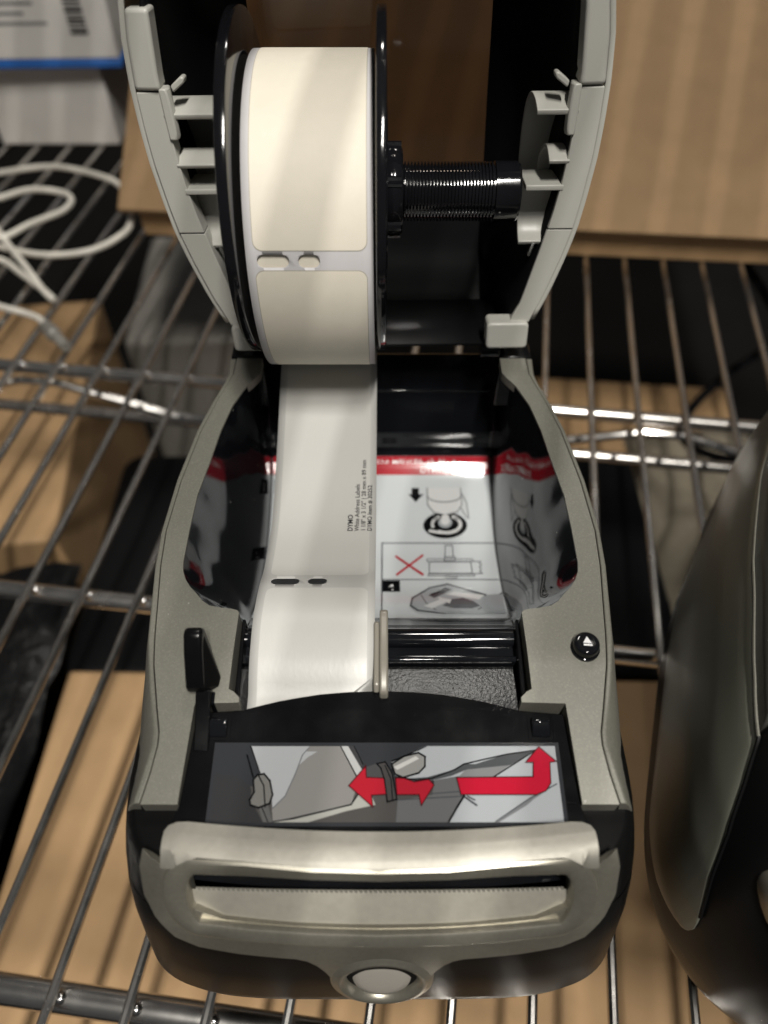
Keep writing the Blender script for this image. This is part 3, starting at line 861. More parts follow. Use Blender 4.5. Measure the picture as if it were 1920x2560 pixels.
def face_piece(name, loops, mats, parent, h, th, du=3.0, dv=2.0, bevel=.3, inset=None):
    us = [p[0] for p in loops[0]]; vs = [p[1] for p in loops[0]]
    cu = [min(us) + du * k for k in range(1, int((max(us) - min(us)) / du) + 1)]
    cvv = [min(vs) + dv * k for k in range(1, int((max(vs) - min(vs)) / dv) + 1)]
    bm = flat_fill(loops, cvv, cu)
    bmesh.ops.triangulate(bm, faces=bm.faces)
    ex = bmesh.ops.extrude_face_region(bm, geom=bm.faces[:])
    lows = set(g_ for g_ in ex['geom'] if isinstance(g_, bmesh.types.BMVert))
    for v in bm.verts:
        hh = h(v.co.x, v.co.y) if callable(h) else h
        v.co = Vector(face(v.co.x, v.co.y, hh - (th if v in lows else 0))) * MM
    bmesh.ops.recalc_face_normals(bm, faces=bm.faces)
    me = bpy.data.meshes.new(name); bm.to_mesh(me); bm.free()
    return link(name, me, mats, parent, angle=38, bevel=bevel)


# outer "smile" plate with the button boss
lipR = [(52.9, 6.7), (53.9, 10.9), (54.0, 19.7), (52.3, 26.6), (48.4, 33.2), (43.1, 36.3), (33.5, 37.6), (20.0, 38.0), (17.4, 38.8), (15.2, 40.8), (13.4, 43.8), (12.0, 47.2), (11.2, 47.2), (10.6, 45.6), (9.6, 43.9), (8.0, 41.8), (5.6, 39.9), (3, 38.9), (0, 38.5)]
lipIn = [(0, 25.0), (20, 25), (36, 24.6), (42.5, 22.5), (46.2, 18), (47.2, 13), (47.6, 10.4)]
outl = [(x, t_) for x, t_ in lipR] + [(-x, t_) for x, t_ in reversed(lipR[:-1])] + [(-x, t_) for x, t_ in reversed(lipIn)] + lipIn[1:]
sp = face_piece("face_plate", [outl], 'silver_front', prn, .7, 1.6, bevel=.5)
# top bar of the bezel
top = []
for x in [-48.2, -48.0, -47.2, -45.5, -43]:
    top.append((x, {-48.2: 4.6, -48.0: 3.0, -47.2: 1.7, -45.5: .8, -43: .4}[x]))
topb = top + [(-30, .3), (0, .25), (30, .3)] + [(-x, y) for x, y in reversed(top)]
topb += [(48.3, 8.4), (47.2, 8.6), (44.5, 7.6), (40, 6.9), (30, 6.8), (15, 7.1), (0, 7.2), (-15, 7.1), (-30, 6.8), (-40, 6.9), (-44.5, 7.6), (-47.2, 8.6), (-48.3, 8.4)]
tb = face_piece("bezel_bar", [topb], 'brushed', prn, lambda x, t_: 2.9 - .1 * max(0, 3 - t_), 6.5, bevel=.5)
# frame ring round the exit slot (swept stadium)
pth = []
for k in range(17):
    a = math.radians(90 + 180 * k / 16); pth.append((-41.2 + 5.2 * math.cos(a) * 1.0, 18.1 - 8.9 * math.sin(a), .78 + .38 * abs(math.cos(a)), -.55 - .55 * math.sin(a)))
pth += [(-30, 27.2, .78, 0), (-15, 27.3, .78, 0), (0, 27.4, .78, 0), (15, 27.3, .78, 0), (30, 27.2, .78, 0)]
for k in range(17):
    a = math.radians(270 + 180 * k / 16); pth.append((41.2 + 5.2 * math.cos(a) * 1.0, 18.1 - 8.9 * math.sin(a), .78 + .38 * abs(math.cos(a)), -.55 - .55 * math.sin(a)))
pth += [(30, 8.7, .66, -1.3), (15, 8.8, .62, -1.3), (0, 8.9, .62, -1.3), (-15, 8.8, .62, -1.3), (-30, 8.7, .66, -1.3)]
rows = []
n = len(pth)
for i, (x, t_, sc_, hs_) in enumerate(pth):
    x0, t0_ = pth[i - 1][:2]; x1, t1_ = pth[(i + 1) % n][:2]
    dx, dt = x1 - x0, t1_ - t0_; l = math.hypot(dx, dt); nx, nt_ = dt / l, -dx / l   # outward
    if (x - 0) * nx + (t_ - 18) * nt_ < 0: nx, nt_ = -nx, -nt_
    sec = []
    for o_, h_ in ((2.7, -1.0), (2.7, 1.0), (2.45, 1.6), (1.9, 1.9), (-1.5, 1.75), (-2.2, 1.4), (-2.5, .7), (-2.6, -4.2)):
        sec.append(face(x + nx * o_ * sc_, t_ + nt_ * o_ * sc_, h_ + .6 + hs_))
    rows.append(sec)
rows.append(rows[0])
link("slot_frame", fix(grid_mesh(rows)), 'silver_front', prn, angle=32)
# slot interior and tear plate
bow = lambda x: .00125 * x * x
link("slot_cavity", fix(grid_mesh([[(PX + x, yy + bow(x), zz) for x in range(-45, 46, 3)] for yy, zz in ((39.5, 95.6), (43.5, 95), (43.5, 84), (38.6, 84))])), 'gloss', prn)
rows = []
for f_ in (-.06, 0, .03, .25, .5, .75, .97, 1.0, 1.05):
    zz = 85.8 - 4.6 * max(0, min(1, f_)) - (1.0 if f_ < 0 or f_ > 1.01 else 0)
    rows.append([(PX + x, 37.9 - 6.7 * f_ + bow(x) * (.3 + .7 * max(0, min(1, f_))), zz) for x in [-44.5 + 89 * k / 40 for k in range(41)]])
pl = link("tear_plate", grid_mesh(rows), 'plate', prn, angle=40)
# serrated tear edge
v, f = [], []
nt_ = 150
for k in range(nt_ + 1):
    x = -42.5 + 85 * k / nt_
    v.append((PX + x, 38.25 + bow(x) * .3, 84.8)); v.append((PX + x, 38.25 + bow(x) * .3, 86.1 + (.5 if k % 2 else 0))); v.append((PX + x, 37.80 + bow(x) * .3, 85.8))
for k in range(nt_):
    for j in range(2): f.append((3 * k + j, 3 * k + j + 1, 3 * k + 4 + j, 3 * k + 3 + j))
link("tear_edge", mesh(v, f), 'brushed', prn, smooth=False, solid=.15)
link("slot_sensor", extrude_x([(41.6, 86), (41.6, 93.5), (44.5, 93.5), (44.5, 86)], PX + 38.6, PX + 41), 'black', prn, bevel=.3)
# button in its dish
cx_, ct_ = .4, 49.2
dish = []
pol = lambda r, a, h, dt=0: face(cx_ + r * math.cos(a * math.pi / 24), ct_ + dt + r * math.sin(a * math.pi / 24), h)
for r, h in ((12.9, -.6), (12.7, .5), (12.2, .85), (11.4, .95), (11.0, 1.3), (10.4, 1.5), (9.6, 1.1), (8.9, .0), (8.5, -1.6), (8.4, -4)):
    dish.append([pol(r, a, h) for a in range(48)])
db = link("button_dish", fix(grid_mesh(dish, closed=True)), 'silver_front', prn, angle=60)
link("button_well", fix(grid_mesh([[pol(r, a, -3.4) for a in range(48)] for r in (8.5, 4, .01)], closed=True)), 'gloss', db)
fbt = []
for r, h in ((7.5, -3.2), (7.5, -1.2), (7.2, -.6), (5.5, -.2), (3, .05), (.02, .1)):
    fbt.append([pol(r, a, h + .13 * r * math.sin(a * math.pi / 24), .7) for a in range(48)])
link("front_button", fix(grid_mesh(fbt, closed=True)), 'button', prn, angle=60)

# ---- feed button on the deck
bx, by = PX + 52.2, 90.6; bz = zdeck(90.6)
rows = []
for r, h in ((3.75, -.6), (3.75, .05), (3.45, .12), (3.35, .2)):
    rows.append([(bx + r * math.cos(a * math.pi / 18), by + r * math.sin(a * math.pi / 18), bz + h) for a in range(36)])
link("button_collar", fix(grid_mesh(rows, closed=True)), 'gloss', prn)
rows = []
for r, h in ((3.3, -.4), (3.3, 1.9), (3.1, 2.5), (2.6, 2.85), (2.0, 2.8), (.01, 2.75)):
    rows.append([(bx + r * math.cos(a * math.pi / 18), by + r * math.sin(a * math.pi / 18), bz + h) for a in range(36)])
fb = link("feed_button", fix(grid_mesh(rows, closed=True)), 'gloss', prn, angle=50)
aw = Artwork(lambda u, v, h: (bx + u, by + v, bz + 2.86 + h), h0=0, dh=.01)
aw.fill([(-1.1, -.15), (1.1, -.35), (.1, 1.65)], M['white']); aw.fill([(-1.05, -.95), (1.15, -1.1), (1.15, -.6), (-1.05, -.42)], M['white'])
aw.build("feed_symbol", fb)

# ---- release lever on the left
lvp = [(70, 97), (71.5, 99.5), (76.5, 105.2), (78.2, 106.0), (78.6, 108.4), (84, 114.2), (87.6, 117.2), (89.4, 117.0), (90.2, 115.2), (90.0, 105.2), (84, 104), (78, 102.6), (75, 97)]
lv = link("release_lever", extrude_x([(78.0, 105.2), (78.2, 107.6), (84, 114.6), (87.4, 117.6), (89.4, 117.4), (90.4, 115.4), (90.2, 105.3)], PX - 47.2, PX - 42.6), 'black', prn, bevel=.9, seg=3)
fl = [(78.6, 107.6, -42.8), (88.6, 115.4, -42.8), (89.2, 105.5, -42.8), (82.0, 106.2, -39.8)]
link("lever_web", fix(mesh([(PX - 42.7, 78.4, 107.2), (PX - 42.7, 88.6, 115.8), (PX - 42.7, 89.4, 105.0), (PX - 42.7, 78.4, 104.4), (PX - 39.4, 82.2, 105.4), (PX - 39.8, 80.4, 104.2)],
     [(0, 4, 1), (1, 4, 2), (0, 3, 5, 4), (2, 4, 5), (2, 5, 3), (0, 1, 2, 3)])), 'base', lv, smooth=False, bevel=.3)
link("lever_stem", extrude_x([(65, 94), (66, 98.6), (72, 101.0), (79, 105.6), (80, 103.6), (74, 94)], PX - 45.2, PX - 41.4), 'black', lv, bevel=.4)
link("lever_slot", prism([(PX - 45.5, 76.6), (PX - 40.8, 76.6), (PX - 40.8, 79.4), (PX - 45.3, 80.4)], lambda x, y: zdeck(y) + .06, 97), 'gloss', prn)

# ---- raised lid
lid_o = Vector((PX, 194, 112)); la = math.radians(10); tilt = math.radians(1.95)
LS = Vector((0, math.sin(la), math.cos(la))); LD = Vector((0, math.cos(la), -math.sin(la)))


def LP(x, s, d):
    xx = x * math.cos(tilt) - s * math.sin(tilt); ss = x * math.sin(tilt) * .35 + s * math.cos(tilt)
    return tuple(lid_o + Vector((xx, 0, 0)) + LS * ss + LD * d)


WO = [(4, 47.6), (13, 47.9), (16, 49), (23, 52), (34.5, 55.8), (43, 58.1), (52, 59.6), (63, 61.0), (72, 61.5), (82, 61.6), (92, 61.0), (100, 59.7), (112, 57), (122, 53.5), (130, 49)]
WI = [(4, 41.5), (13, 41.8), (16, 42.6), (20, 44.7), (38, 49.4), (48, 51.8), (57, 53.4), (66, 54.4), (75, 54.8), (84, 55.0), (98, 54.1), (112, 51.5), (122, 48), (130, 44)]
DE = [(4, 34), (8, 37), (20, 42), (45, 46), (70, 46.5), (100, 43), (115, 36), (124, 24), (130, 8)]
sl = [4, 8, 12, 16, 20, 26, 32, 38, 44, 50, 56, 62, 68, 74, 80, 86, 92, 98, 104, 110, 115, 120, 124, 127, 130]
# shell: both side walls and the bridge over the top end; window sits between
rows = []
for s_ in sl:
    wi = interp(s_, WI) + 1.2; D = interp(s_, DE)
    r_ = [(wi, 1.0), (wi - .4, D * .3), (wi - 1.6, D * .6), (wi - 4, D * .82), (wi - 8, D * .94), (36.4, D)]
    if wi < 44: r_ = [(wi, 1), (wi - .3, D * .3), (wi - .8, D * .6), (wi - 1.6, D * .82), (wi - 2.6, D * .94), (36.6, D)]
    rows.append(r_)
vs, fs = [], []
for s in (1, -1):
    b = len(vs); nn = 6
    for s_, r_ in zip(sl, rows):
        for x, d in r_: vs.append(LP(s * x, s_, d))
    for i in range(len(sl) - 1):
        for j in range(nn - 1): fs.append((b + i * nn + j, b + i * nn + j + 1, b + (i + 1) * nn + j + 1, b + (i + 1) * nn + j))
# bottom closing wall and top bridge
nl = len(sl); e = (nl - 1) * 6
fs.append((e + 5, e + 4, nl * 6 + e + 4, nl * 6 + e + 5))
lid = link("lid", mesh(vs, fs), 'matte', prn, angle=60, solid=1.2, offset=-1)
link("lid_floor", mesh([LP(-42, 5, 1.5), LP(42, 5, 1.5), LP(41, 5, 34), LP(-41, 5, 34)], [(0, 1, 2, 3)]), 'matte', lid, solid=1)
lid["label"] = "raised lid with light grey rim and smoked window"
rows = []
for s_ in [4 + 3.0 * k for k in range(41)]:
    D = interp(s_, DE)
    rows.append([LP(x, s_, D + 2.2 * (1 - (x / 36.6) ** 2)) for x in (-36.6, -30, -22, -12, 0, 12, 22, 30, 36.6)])
lowp = [r_ for r_, q_ in zip(rows, [4 + 3.0 * k for k in range(41)]) if q_ <= 37.1]; rows = rows[len(lowp) - 1:]
link("back_panel", fix(grid_mesh(lowp)), 'matte', lid, angle=0)
link("window_pane", fix(grid_mesh(rows)), 'smoke', lid, angle=0)
rm = link("lid_front_bridge", fix(grid_mesh([[LP(x, s_, d) for x in (-46, -30, -15, 0, 15, 30, 46)] for s_, d in ((124, 25), (128, 16), (131, 7), (132, 0), (129, 0), (126.5, 10))])), 'gloss', lid, solid=.8)


def rim_seg(name, sa_, sb_, s, ins, h0, h1, mt='lidgrey', bev=.3, dep=6, ns=14, out=0):
    rows = []
    for k in range(ns + 1):
        q = sa_ + (sb_ - sa_) * k / ns
        wo = interp(q, WO) + out; wi = interp(q, WI) - ins
        rows.append([LP(s * x, q, d) for x, d in ((wi, -h0), (wo, -h1), (wo + .2, dep), (wi, dep))])
    return link(name, fix(grid_mesh(rows, closed=True, cap=True)), mt, lid, angle=30, bevel=bev, seg=3)


for s in (1, -1):
    rim_seg("lid_rim", 13.5, 43.2, s, 0, .0, .0)
    rim_seg("lid_rim", 43.5, 80.6, s, 0, .35, .35)
    rim_seg("rim_block", 81.0, 99.2 if s < 0 else 101.5, s, 0.2, 1.5, .8, bev=1.0)
    rim_seg("lid_rim", 101.7, 124, s, -1.6, -.6, -.6)
    # outer skin edge
    rows = []
    for k in range(31):
        q = 14 + 112 * k / 30; wo = interp(q, WO)
        rows.append([LP(s * x, q, d) for x, d in ((wo + .35, 1.2), (wo + 1.5, 1.6), (wo + 1.9, 7), (wo - .2, interp(q, DE) * .45), (wo - 3, interp(q, DE) * .8))])
    link("outer_skin", grid_mesh(rows), 'lidgrey', lid, solid=.8, angle=40)
    # hinge foot
    ft = [(x, q) for x, q in rrect(34.4, 47.8, 5.2, 14.2, 1.4, 4)]
    v = [LP(s * x, q, -2.2) for x, q in ft] + [LP(s * x, q, 5) for x, q in ft]; n = len(ft)
    link("hinge_foot", fix(mesh(v, [(i, (i + 1) % n, n + (i + 1) % n, n + i) for i in range(n)] + [tuple(range(n)), tuple(range(2 * n - 1, n - 1, -1))])), 'lidgrey', lid, bevel=.8, seg=3)
    # inner rim step and small hook
    rows = []
    for k in range(9):
        q = 69 + 12.5 * k / 8; wi = interp(q, WI)
        bulge = .5 * math.sin(math.pi * k / 8) ** .5 if 0 < k < 8 else 0
        rows.append([LP(s * x, q, d) for x, d in ((wi + .5, -1.1), (wi - 1.4 - bulge, -1.3), (wi - 2.0 - bulge, .6), (wi - 1.6, 4), (wi + .5, 4))])
    link("rim_lug", fix(grid_mesh(rows, closed=True, cap=True)), 'lidgrey', lid, angle=60, bevel=.4)
    hk = [(51.8, 80.4), (48.6, 82.6), (48.2, 83.9), (49.2, 84.2), (52.2, 82.0)]
    v = [LP(s * x, q, -.5) for x, q in hk] + [LP(s * x, q, 3.5) for x, q in hk]; n = len(hk)
    link("rim_hook", fix(mesh(v, [(i, (i + 1) % n, n + (i + 1) % n, n + i) for i in range(n)] + [tuple(range(n)), tuple(range(2 * n - 1, n - 1, -1))])), 'lidgrey', lid, bevel=.4)
    # spool brackets: two nested C ribs and the cradle below
    def rib(name, prof, xa, xb, th=1.5):
        P_ = Path(prof, 6); rows = []
        for k in range(len(P_.q)):
            d, q = P_.q[k]; wi = interp(q, WI) + .8
            rows.append([LP(s * (xa + (wi - xa) * j / 3), q, d) for j in range(4)])
        return link(name, grid_mesh(rows), 'lidgrey', lid, solid=th, offset=0, angle=50, bevel=.25)
    rib("spool_bracket", [(-.5, 74.6), (5, 76.4), (12, 76.4), (18.5, 73), (22.5, 66), (23.5, 57), (22, 48), (18, 41), (12, 37.6), (7, 38.2)], 44.4 if s > 0 else 36.5, 0)
    rib("spool_bracket", [(-.5, 62.0), (4.5, 64.2), (10, 63.6), (15, 59.8), (17, 54.6), (15, 50.4)], 49.0 if s > 0 else 43.5, 0, 1.2)
    rib("bracket_fin", [(-.6, 55.2), (6, 55.3), (14, 55.2)], 43.2 if s > 0 else 37.0, 0, 1.5)
    rib("spool_cradle", [(7.5, 54.6), (8.6, 50), (8.4, 45), (6.2, 40.6), (2.6, 38.2)], 42.8 if s > 0 else 37.0, 0, 1.4)
    pinp = [LP(s * 47.5, 38.5, 3), LP(s * 47.0, 33.5, 6)]
    link("hinge_pin", tube(pinp, .9, 8), 'metalpin', lid)

# ================================================================== spool and label roll
SY, SZ = 204.0, 165.5
spl = thing("label_spool", "black plastic spool with ribbed spindle and two round flanges in the lid", "spool", (-17, SY, SZ - 44))
prof = [(0.9, 0), (0.9, 7.6)]
x = 5.6
prof += [(5.4, 7.6), (5.5, 7.0)]
for k in range(27):
    prof += [(x, 7.05), (x + .12, 7.85), (x + .52, 7.9), (x + .66, 7.05)]; x += .94
prof += [(31.2, 7.05), (31.25, 8.1), (37.6, 8.1), (38.3, 7.5), (38.3, 6.2), (35, 6.0), (35, 0)]
link("spindle", lathe_x(prof, SY, SZ, 56), 'spool', spl, angle=28)
cp = [(0.8, 5), (.8, 11.6), (1.6, 12.1), (4.4, 11.9), (5.2, 11.2), (5.4, 7.2)]
link("spindle_collar", lathe_x(cp, SY, SZ, 48), 'spool', spl, angle=40)
# collar grips
for k in range(6):
    a = math.radians(20 + 60 * k); c0 = Vector((3.0, SY + 11.9 * math.cos(a), SZ + 11.9 * math.sin(a)))
    link("collar_grip", tube([(1.0, c0.y, c0.z), (4.8, c0.y, c0.z)], 1.5, 10), 'spool', spl)


def flange(x0, x1, rr):
    return lathe_x([(x0, 6), (x0, rr - .5), (x0 + .15, rr - .12), (x0 + .45, rr), (x1 - .45, rr), (x1 - .15, rr - .12), (x1, rr - .5), (x1, 6)], SY, SZ, 128, closed=True)


link("flange", flange(-38.9, -36.0, 44.4), 'spool', spl, angle=30)
link("flange", flange(-1.9, .7, 44.4), 'spool', spl, angle=30)
# moulded ring on the right flange
link("flange_ring", lathe_x([(.7, 20), (1.0, 20.3), (1.0, 21.2), (.7, 21.5)], SY, SZ, 96), 'spool', spl)
link("spindle_core", lathe_x([(-36, 0), (-36, 6.8), (.7, 6.8), (.7, 0)], SY, SZ, 40), 'spool', spl)

RY, RZ, RR = 205.0, 157.0, 42.5
RX0, RX1 = -34.4, -2.6
roll = thing("label_roll", "roll of cream address labels on white liner hanging in the open lid", "label roll", (-18, RY, RZ - RR))
link("wound_paper", lathe_x([(RX0 + .1, 12.6), (RX0 + .1, RR - 1.2), (RX0 + .2, RR - .85), (RX1 - .2, RR - .85), (RX1 - .1, RR - 1.2), (RX1 - .1, 12.6)], RY, RZ, 160, closed=True), 'rollside', roll, angle=30)
link("roll_core", lathe_x([(RX0 + .05, 12.5), (RX0 + .05, 11.2), (RX1 - .05, 11.2), (RX1 - .05, 12.5)], RY, RZ, 64), 'card2', roll)


def on_roll(u, v, h):  # v: degrees from the top towards the viewer
    a = math.radians(v); r = RR + h
    return (u, RY - r * math.sin(a), RZ + r * math.cos(a))


def holed_sheet(u0, u1, v0, v1, holes, fn, nv, ru, rv):
    """sheet with pill-shaped holes (ua, ub) centred on v = vm, corner radii ru, rv"""
    vm = holes[0][2]
    us = set([u0, u1] + [u0 + (u1 - u0) * k / 12 for k in range(13)])
    for ua, ub, _ in holes:
        for k in range(9):
            c_ = math.cos(math.pi / 2 * k / 8); us.add(ua + ru * (1 - c_)); us.add(ub - ru * (1 - c_))
    us = sorted(us)

    def half(u):
        for ua, ub, _ in holes:
            if ua < u < ub:
                e = min(u - ua, ub - u)
                return rv if e >= ru else rv * math.sqrt(max(0, 1 - ((ru - e) / ru) ** 2))
        return 0.0
    va = [v0 + (vm - rv - v0) * k / nv[0] for k in range(nv[0] + 1)]; vb = [vm + rv + (v1 - vm - rv) * k / nv[1] for k in range(nv[1] + 1)]
    V, F = [], []
    nc = len(va) + len(vb) + 2
    for u in us:
        g_ = half(u)
        for v_ in va + [vm - g_, vm + g_] + vb: V.append(fn(u, v_))
    for i in range(len(us) - 1):
        um = half((us[i] + us[i + 1]) / 2) > 0
        for j in range(nc - 1):
            if j == len(va) and um: continue
            F.append((i * nc + j, (i + 1) * nc + j, (i + 1) * nc + j + 1, i * nc + j + 1))
    me = mesh(V, F); bm = bmesh.new(); bm.from_mesh(me)
    bmesh.ops.remove_doubles(bm, verts=bm.verts, dist=2e-6); bmesh.ops.dissolve_degenerate(bm, edges=bm.edges, dist=1e-7)
    bmesh.ops.recalc_face_normals(bm, faces=bm.faces); bm.to_mesh(me); bm.free(); return me


cutv = [k * 2.5 for k in range(-60, 68)]
lin_ = link("liner", holed_sheet(RX0, RX1, -150, 165, [(-31.7, -23.7, 74.1), (-21.4, -16.0, 74.1)], lambda u, v: on_roll(u, v, 0), (90, 36), 1.6, 2.15), 'liner', roll, angle=60, solid=.14)
under = [[(RX0 + .6, 66), (RX1 - .6, 66), (RX1 - .6, 82), (RX0 + .6, 82)]]
link("inner_label", bm_map(flat_fill(under, cutv), lambda u, v: on_roll(u, v, -.75)), 'label', roll, angle=60)
def label_shape(u0, u1, v0_, v1_, ru, rv):
    c_ = [(1 - math.cos(math.radians(q)), 1 - math.sin(math.radians(q))) for q in range(0, 91, 15)]
    return ([(u0 + ru * a, v0_ + rv * b) for a, b in c_] + [(u1 - ru * a, v0_ + rv * b) for a, b in reversed(c_)]
            + [(u1 - ru * a, v1_ - rv * b) for a, b in c_] + [(u0 + ru * a, v1_ - rv * b) for a, b in reversed(c_)])


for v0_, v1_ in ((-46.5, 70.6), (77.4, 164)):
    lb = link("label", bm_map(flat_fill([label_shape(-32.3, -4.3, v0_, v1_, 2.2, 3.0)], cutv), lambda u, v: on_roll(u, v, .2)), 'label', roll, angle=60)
    link("label_edge_shade", bm_map(flat_fill([label_shape(-32.48, -4.12, v0_ - .22, v1_ + .22, 2.3, 3.1)], cutv), lambda u, v: on_roll(u, v, .12)), 'edge_shade', lb, angle=60)  # slightly larger dark sheet below; its rim paints the label's thin edge shadow

# liner strip running from the roll through the bin to the feed slot
SPt = Path([(226.3, 120.2), (212, 114.2), (190, 109), (165, 100.2), (141, 94.2), (122, 97), (111, 101.8), (100, 104.4), (90, 103.0), (84.5, 100.8), (80.5, 98.5), (76, 97.95), (72, 97.9)], 12)
NS = SPt.len
sxw = [(0, (-34.4, -2.4)), (60, (-34.4, -2.4)), (NS, (-34.7, -2.2))]


def on_strip(u, v, h):
    (y, z), tg = SPt.at(v)
    ny, nz = -tg[1], tg[0]
    if nz < 0: ny, nz = -ny, -nz
    # edge bow on the left where the paper lifts
    lift = .10 * math.sin(v * .23 + u * .12) + .06 * math.sin(v * .61 - u * .3)
    cup = 1.1 * ((u + 18) / 16) ** 2 * max(0, math.sin(min(1, max(0, (v - 15) / 95)) * math.pi))
    return (u, y + ny * (h + lift - cup * .2), z + nz * (h + cup * .5))


vh = SPt.nearest_s(113.2)
cuts = [k * 2.2 for k in range(1, int(NS / 2.2) + 1)]
stp = link("liner_strip", holed_sheet(-34.4, -2.4, 0, NS, [(-31.5, -23.6, vh), (-21.2, -15.9, vh)], lambda u, v: on_strip(u, v, 0), (60, 24), 1.5, 1.6), 'strip', roll, angle=60, solid=.12)
for a_, b_ in ((vh - 92, vh - 3.4), (vh + 3.3, NS)):
    a_ = max(a_, .5)
    bm = flat_fill([rrect(-32.2, -4.4, a_, b_, 2.2, 5)], cuts, [-30, -25, -18, -11, -6])
    link("strip_label", bm_map(bm, lambda u, v: on_strip(u, v, .12)), 'striplabel', stp, angle=60)
aw = Artwork(on_strip, h0=.2, dh=.004)
v0 = SPt.nearest_s(136.5)
for k, (txt, b_) in enumerate((("DYMO", .03), ("White Address Labels", .0), ('1 1/8" x 3 1/2" | 28 mm x 89 mm', .0), ("DYMO Item # 30252", .0))):
    u0 = -9.6 + 1.95 * k
    aw.text(txt, 1.95 if k else 2.2, M['print'], lambda x, y, u0=u0: (u0 - y, v0 - x * .98), b_ + .03)
aw.build("printed_text", stp)

gf = flat_fill([[(-11.5, SPt.nearest_s(78.5)), (-1.2, SPt.nearest_s(85.6)), (-1.2, SPt.nearest_s(77.5)), (-11.5, SPt.nearest_s(77.5))]], cuts)
link("guide_foot", bm_map(gf, lambda u, v: on_strip(u, v, .3)), 'clearfoot', g, solid=.2)

# ================================================================== the second, closed printer on the right
pr2 = thing("label_printer", "closed dark olive label printer at the picture's edge beside the open one", "label printer", (155.5, 83, 0), "label printers on the wire shelf")
R2A = math.radians(-18)


def T2(x, y, z):  # printer coordinates -> shelf coordinates
    yy = y - 105
    return (155.5 + x * math.cos(R2A) - yy * math.sin(R2A), 83 + x * math.sin(R2A) + yy * math.cos(R2A), z)


yf2 = [(3, 31), (6, 27), (12, 23.5), (25, 20.5), (40, 20), (55, 21.5), (70, 24.5), (85, 29), (100, 36), (110, 44), (120, 56), (130, 72), (138, 90), (144, 110), (147, 125), (150, 150)]
w2 = [(3, 52), (6, 57), (12, 61), (25, 64.5), (45, 65.5), (70, 64.8), (85, 63), (100, 59.5), (110, 56), (120, 50.5), (130, 43), (138, 34.5), (144, 25), (147, 18), (150, 3)]
zs2 = [3, 4, 6, 9, 12, 18, 25, 32, 40, 48, 55, 62, 70, 78, 85, 92, 100, 105, 110, 115, 120, 125, 130, 134, 138, 141, 144, 147, 149, 150]


def half2(z):
    w_ = interp(z, w2); y0 = interp(z, yf2); back = 212 - max(0, z - 90) ** 1.5 * .12; L_ = []
    ysz = min(62, (back - y0) * .6)
    for k in range(25):
        a = math.pi / 2 * k / 24
        x = w_ * (math.sin(a) ** (2 / 2.7)) if a > 0 else 0
        y = y0 + ysz * (1 - (math.cos(a) ** (2 / 2.7) if k < 24 else 0)); L_.append((x, y))
    ye = y0 + ysz
    for k in range(1, 9):
        y = ye + (back - 8 - ye) * k / 8; L_.append((w_ * interp(y, side_taper), y))
    wb = L_[-1][0]; L_ += [(wb * .97, back - 3), (wb * .9, back), (0, back)]
    return L_


def ring2n(z):
    L_ = half2(z); left = [(-x, y) for x, y in reversed(L_[1:-1])]
    return [T2(x, y, z) for x, y in L_ + left]


def S2(k, z, side, h):
    """point on the closed body: k along the outline from front centre to rear, lifted by h"""
    def q(kk, zz):
        L_ = half2(zz); i = int(min(max(kk, 0), 34)); f = kk - i
        return Vector((L_[i][0] + (L_[i + 1][0] - L_[i][0]) * f, L_[i][1] + (L_[i + 1][1] - L_[i][1]) * f, zz))
    p = q(k, z); a = q(k + .3, z) - q(k - .3, z); b_ = q(k, z + 1.5) - q(k, z - 1.5)
    n_ = a.cross(b_).normalized()
    if n_.x < 0: n_ = -n_
    p = p + n_ * h
    return T2(side * p.x, p.y, p.z)


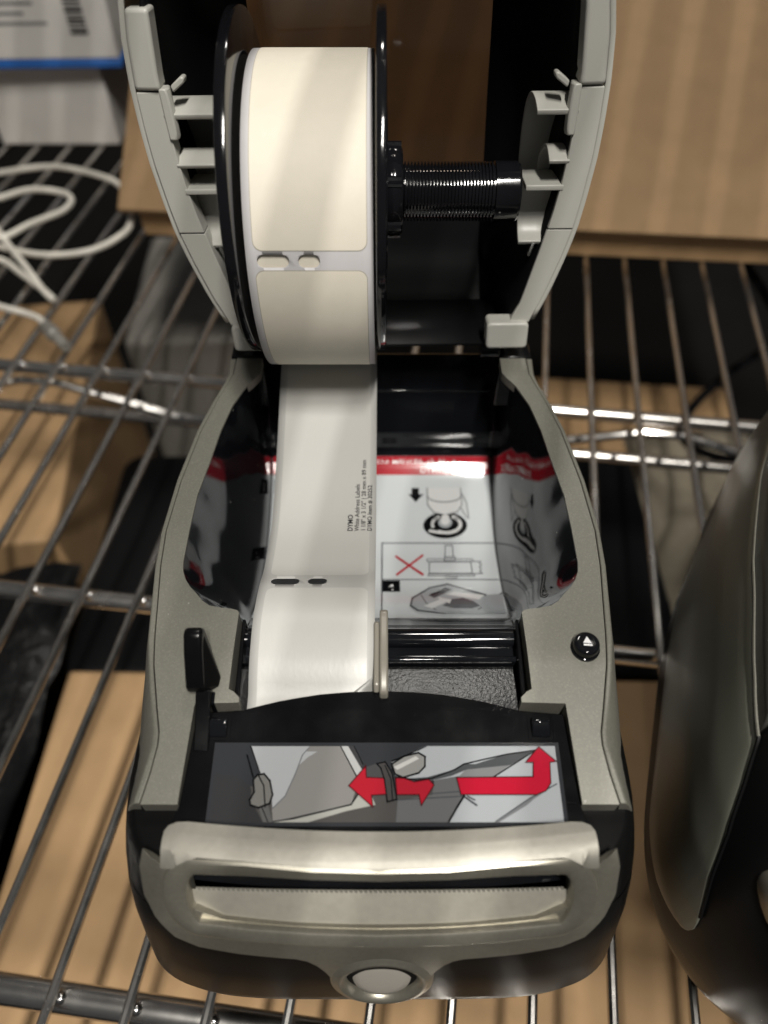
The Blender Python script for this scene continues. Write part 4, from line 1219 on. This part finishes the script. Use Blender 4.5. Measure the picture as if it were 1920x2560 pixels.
shell2 = link("body_shell", fix(grid_mesh([ring2n(z) for z in zs2], closed=True, cap=True)), 'base', pr2, angle=60)
for fx, fy in ((-45, 52), (45, 52), (-38, 185), (38, 185)):
    ring_ = [T2(fx + 6 * math.cos(a * math.pi / 8), fy + 6 * math.sin(a * math.pi / 8), 0)[:2] for a in range(16)]
    link("rubber_foot", prism(ring_, 3.2, 0.0), 'black', pr2, bevel=.3)
ZLO = [(13.5, 48.5), (13.6, 46), (13.8, 44), (14.2, 42), (16, 38.5), (18, 35.5), (22, 34), (28, 40), (33, 55)]
ZHI = [(13.5, 49), (13.6, 52), (13.8, 55), (14.2, 60), (15.2, 71), (16.2, 82), (17.6, 92), (19, 100), (22, 101.5), (25, 101.5), (28, 99.5), (33, 92)]
for side in (-1, 1):
    rows = []
    for i in range(49):
        k = 13.5 + (33 - 13.5) * (i / 48) ** 1.6
        lo, hi = interp(k, ZLO), interp(k, ZHI)
        rows.append([S2(k, lo + (hi - lo) * j / 20, side, .9 * min(1, .35 + j / 2, .35 + (20 - j) / 2)) for j in range(21)])
    link("side_cover", grid_mesh(rows), 'olive', pr2, angle=50, solid=1.4, offset=-1)
    rows = []
    for i in range(31):
        k = 19.1 + 13.9 * i / 30; hi = interp(k, ZHI)
        rows.append([S2(k, hi + 1.0 + (147 - hi - 1.0) * j / 12, side, .8) for j in range(13)])
    link("lid_cover", grid_mesh(rows), 'olive2', pr2, angle=50, solid=1.2, offset=-1)
    link("seam_bead", tube([S2(19 + 13.9 * i / 40, interp(19 + 13.9 * i / 40, ZHI) + .5, side, .8) for i in range(41)], .4, 6), 'silver', pr2)
    link("front_edge", tube([S2(13.8 + 5.3 * i / 24, interp(13.8 + 5.3 * i / 24, ZHI) + .4, side, .5) for i in range(25)], .5, 6), 'base', pr2)
# exit bezel of the closed printer
def bezel2(r, h):
    rw = []
    for k in range(48):
        a = 2 * math.pi * k / 48
        u = 51 * r * (abs(math.cos(a)) ** .5) * (1 if math.cos(a) > 0 else -1); v_ = 84 + 12.5 * r * math.sin(a)
        y0 = interp(v_, yf2); w_ = interp(v_, w2)
        rel = min(1, abs(u) / w_); yy = y0 + 62 * (1 - (1 - rel ** 2.7) ** (1 / 2.7))
        rw.append(T2(u, yy - h * .9, v_ + h * .5))
    return rw


link("exit_bezel", fix(grid_mesh([bezel2(r, h) for r, h in ((1.0, -2), (1.0, 1.2), (.9, 2.0), (.72, 1.6), (.66, .2))], closed=True)), 'silver_front', pr2, angle=60)
link("exit_plate", fix(grid_mesh([bezel2(r, .35) for r in (.68, .5, .3, .12, .01)], closed=True)), 'plate', pr2, angle=60)
link("exit_slot", fix(grid_mesh([[T2(u, interp(z, yf2) + 62 * (1 - (1 - min(1, abs(u) / interp(z, w2)) ** 2.7) ** (1 / 2.7)) - 1.0, z) for u in [-30 + 60 * k / 30 for k in range(31)]] for z in (86.5, 87.5, 88.5)])), 'gloss', pr2, solid=.3)
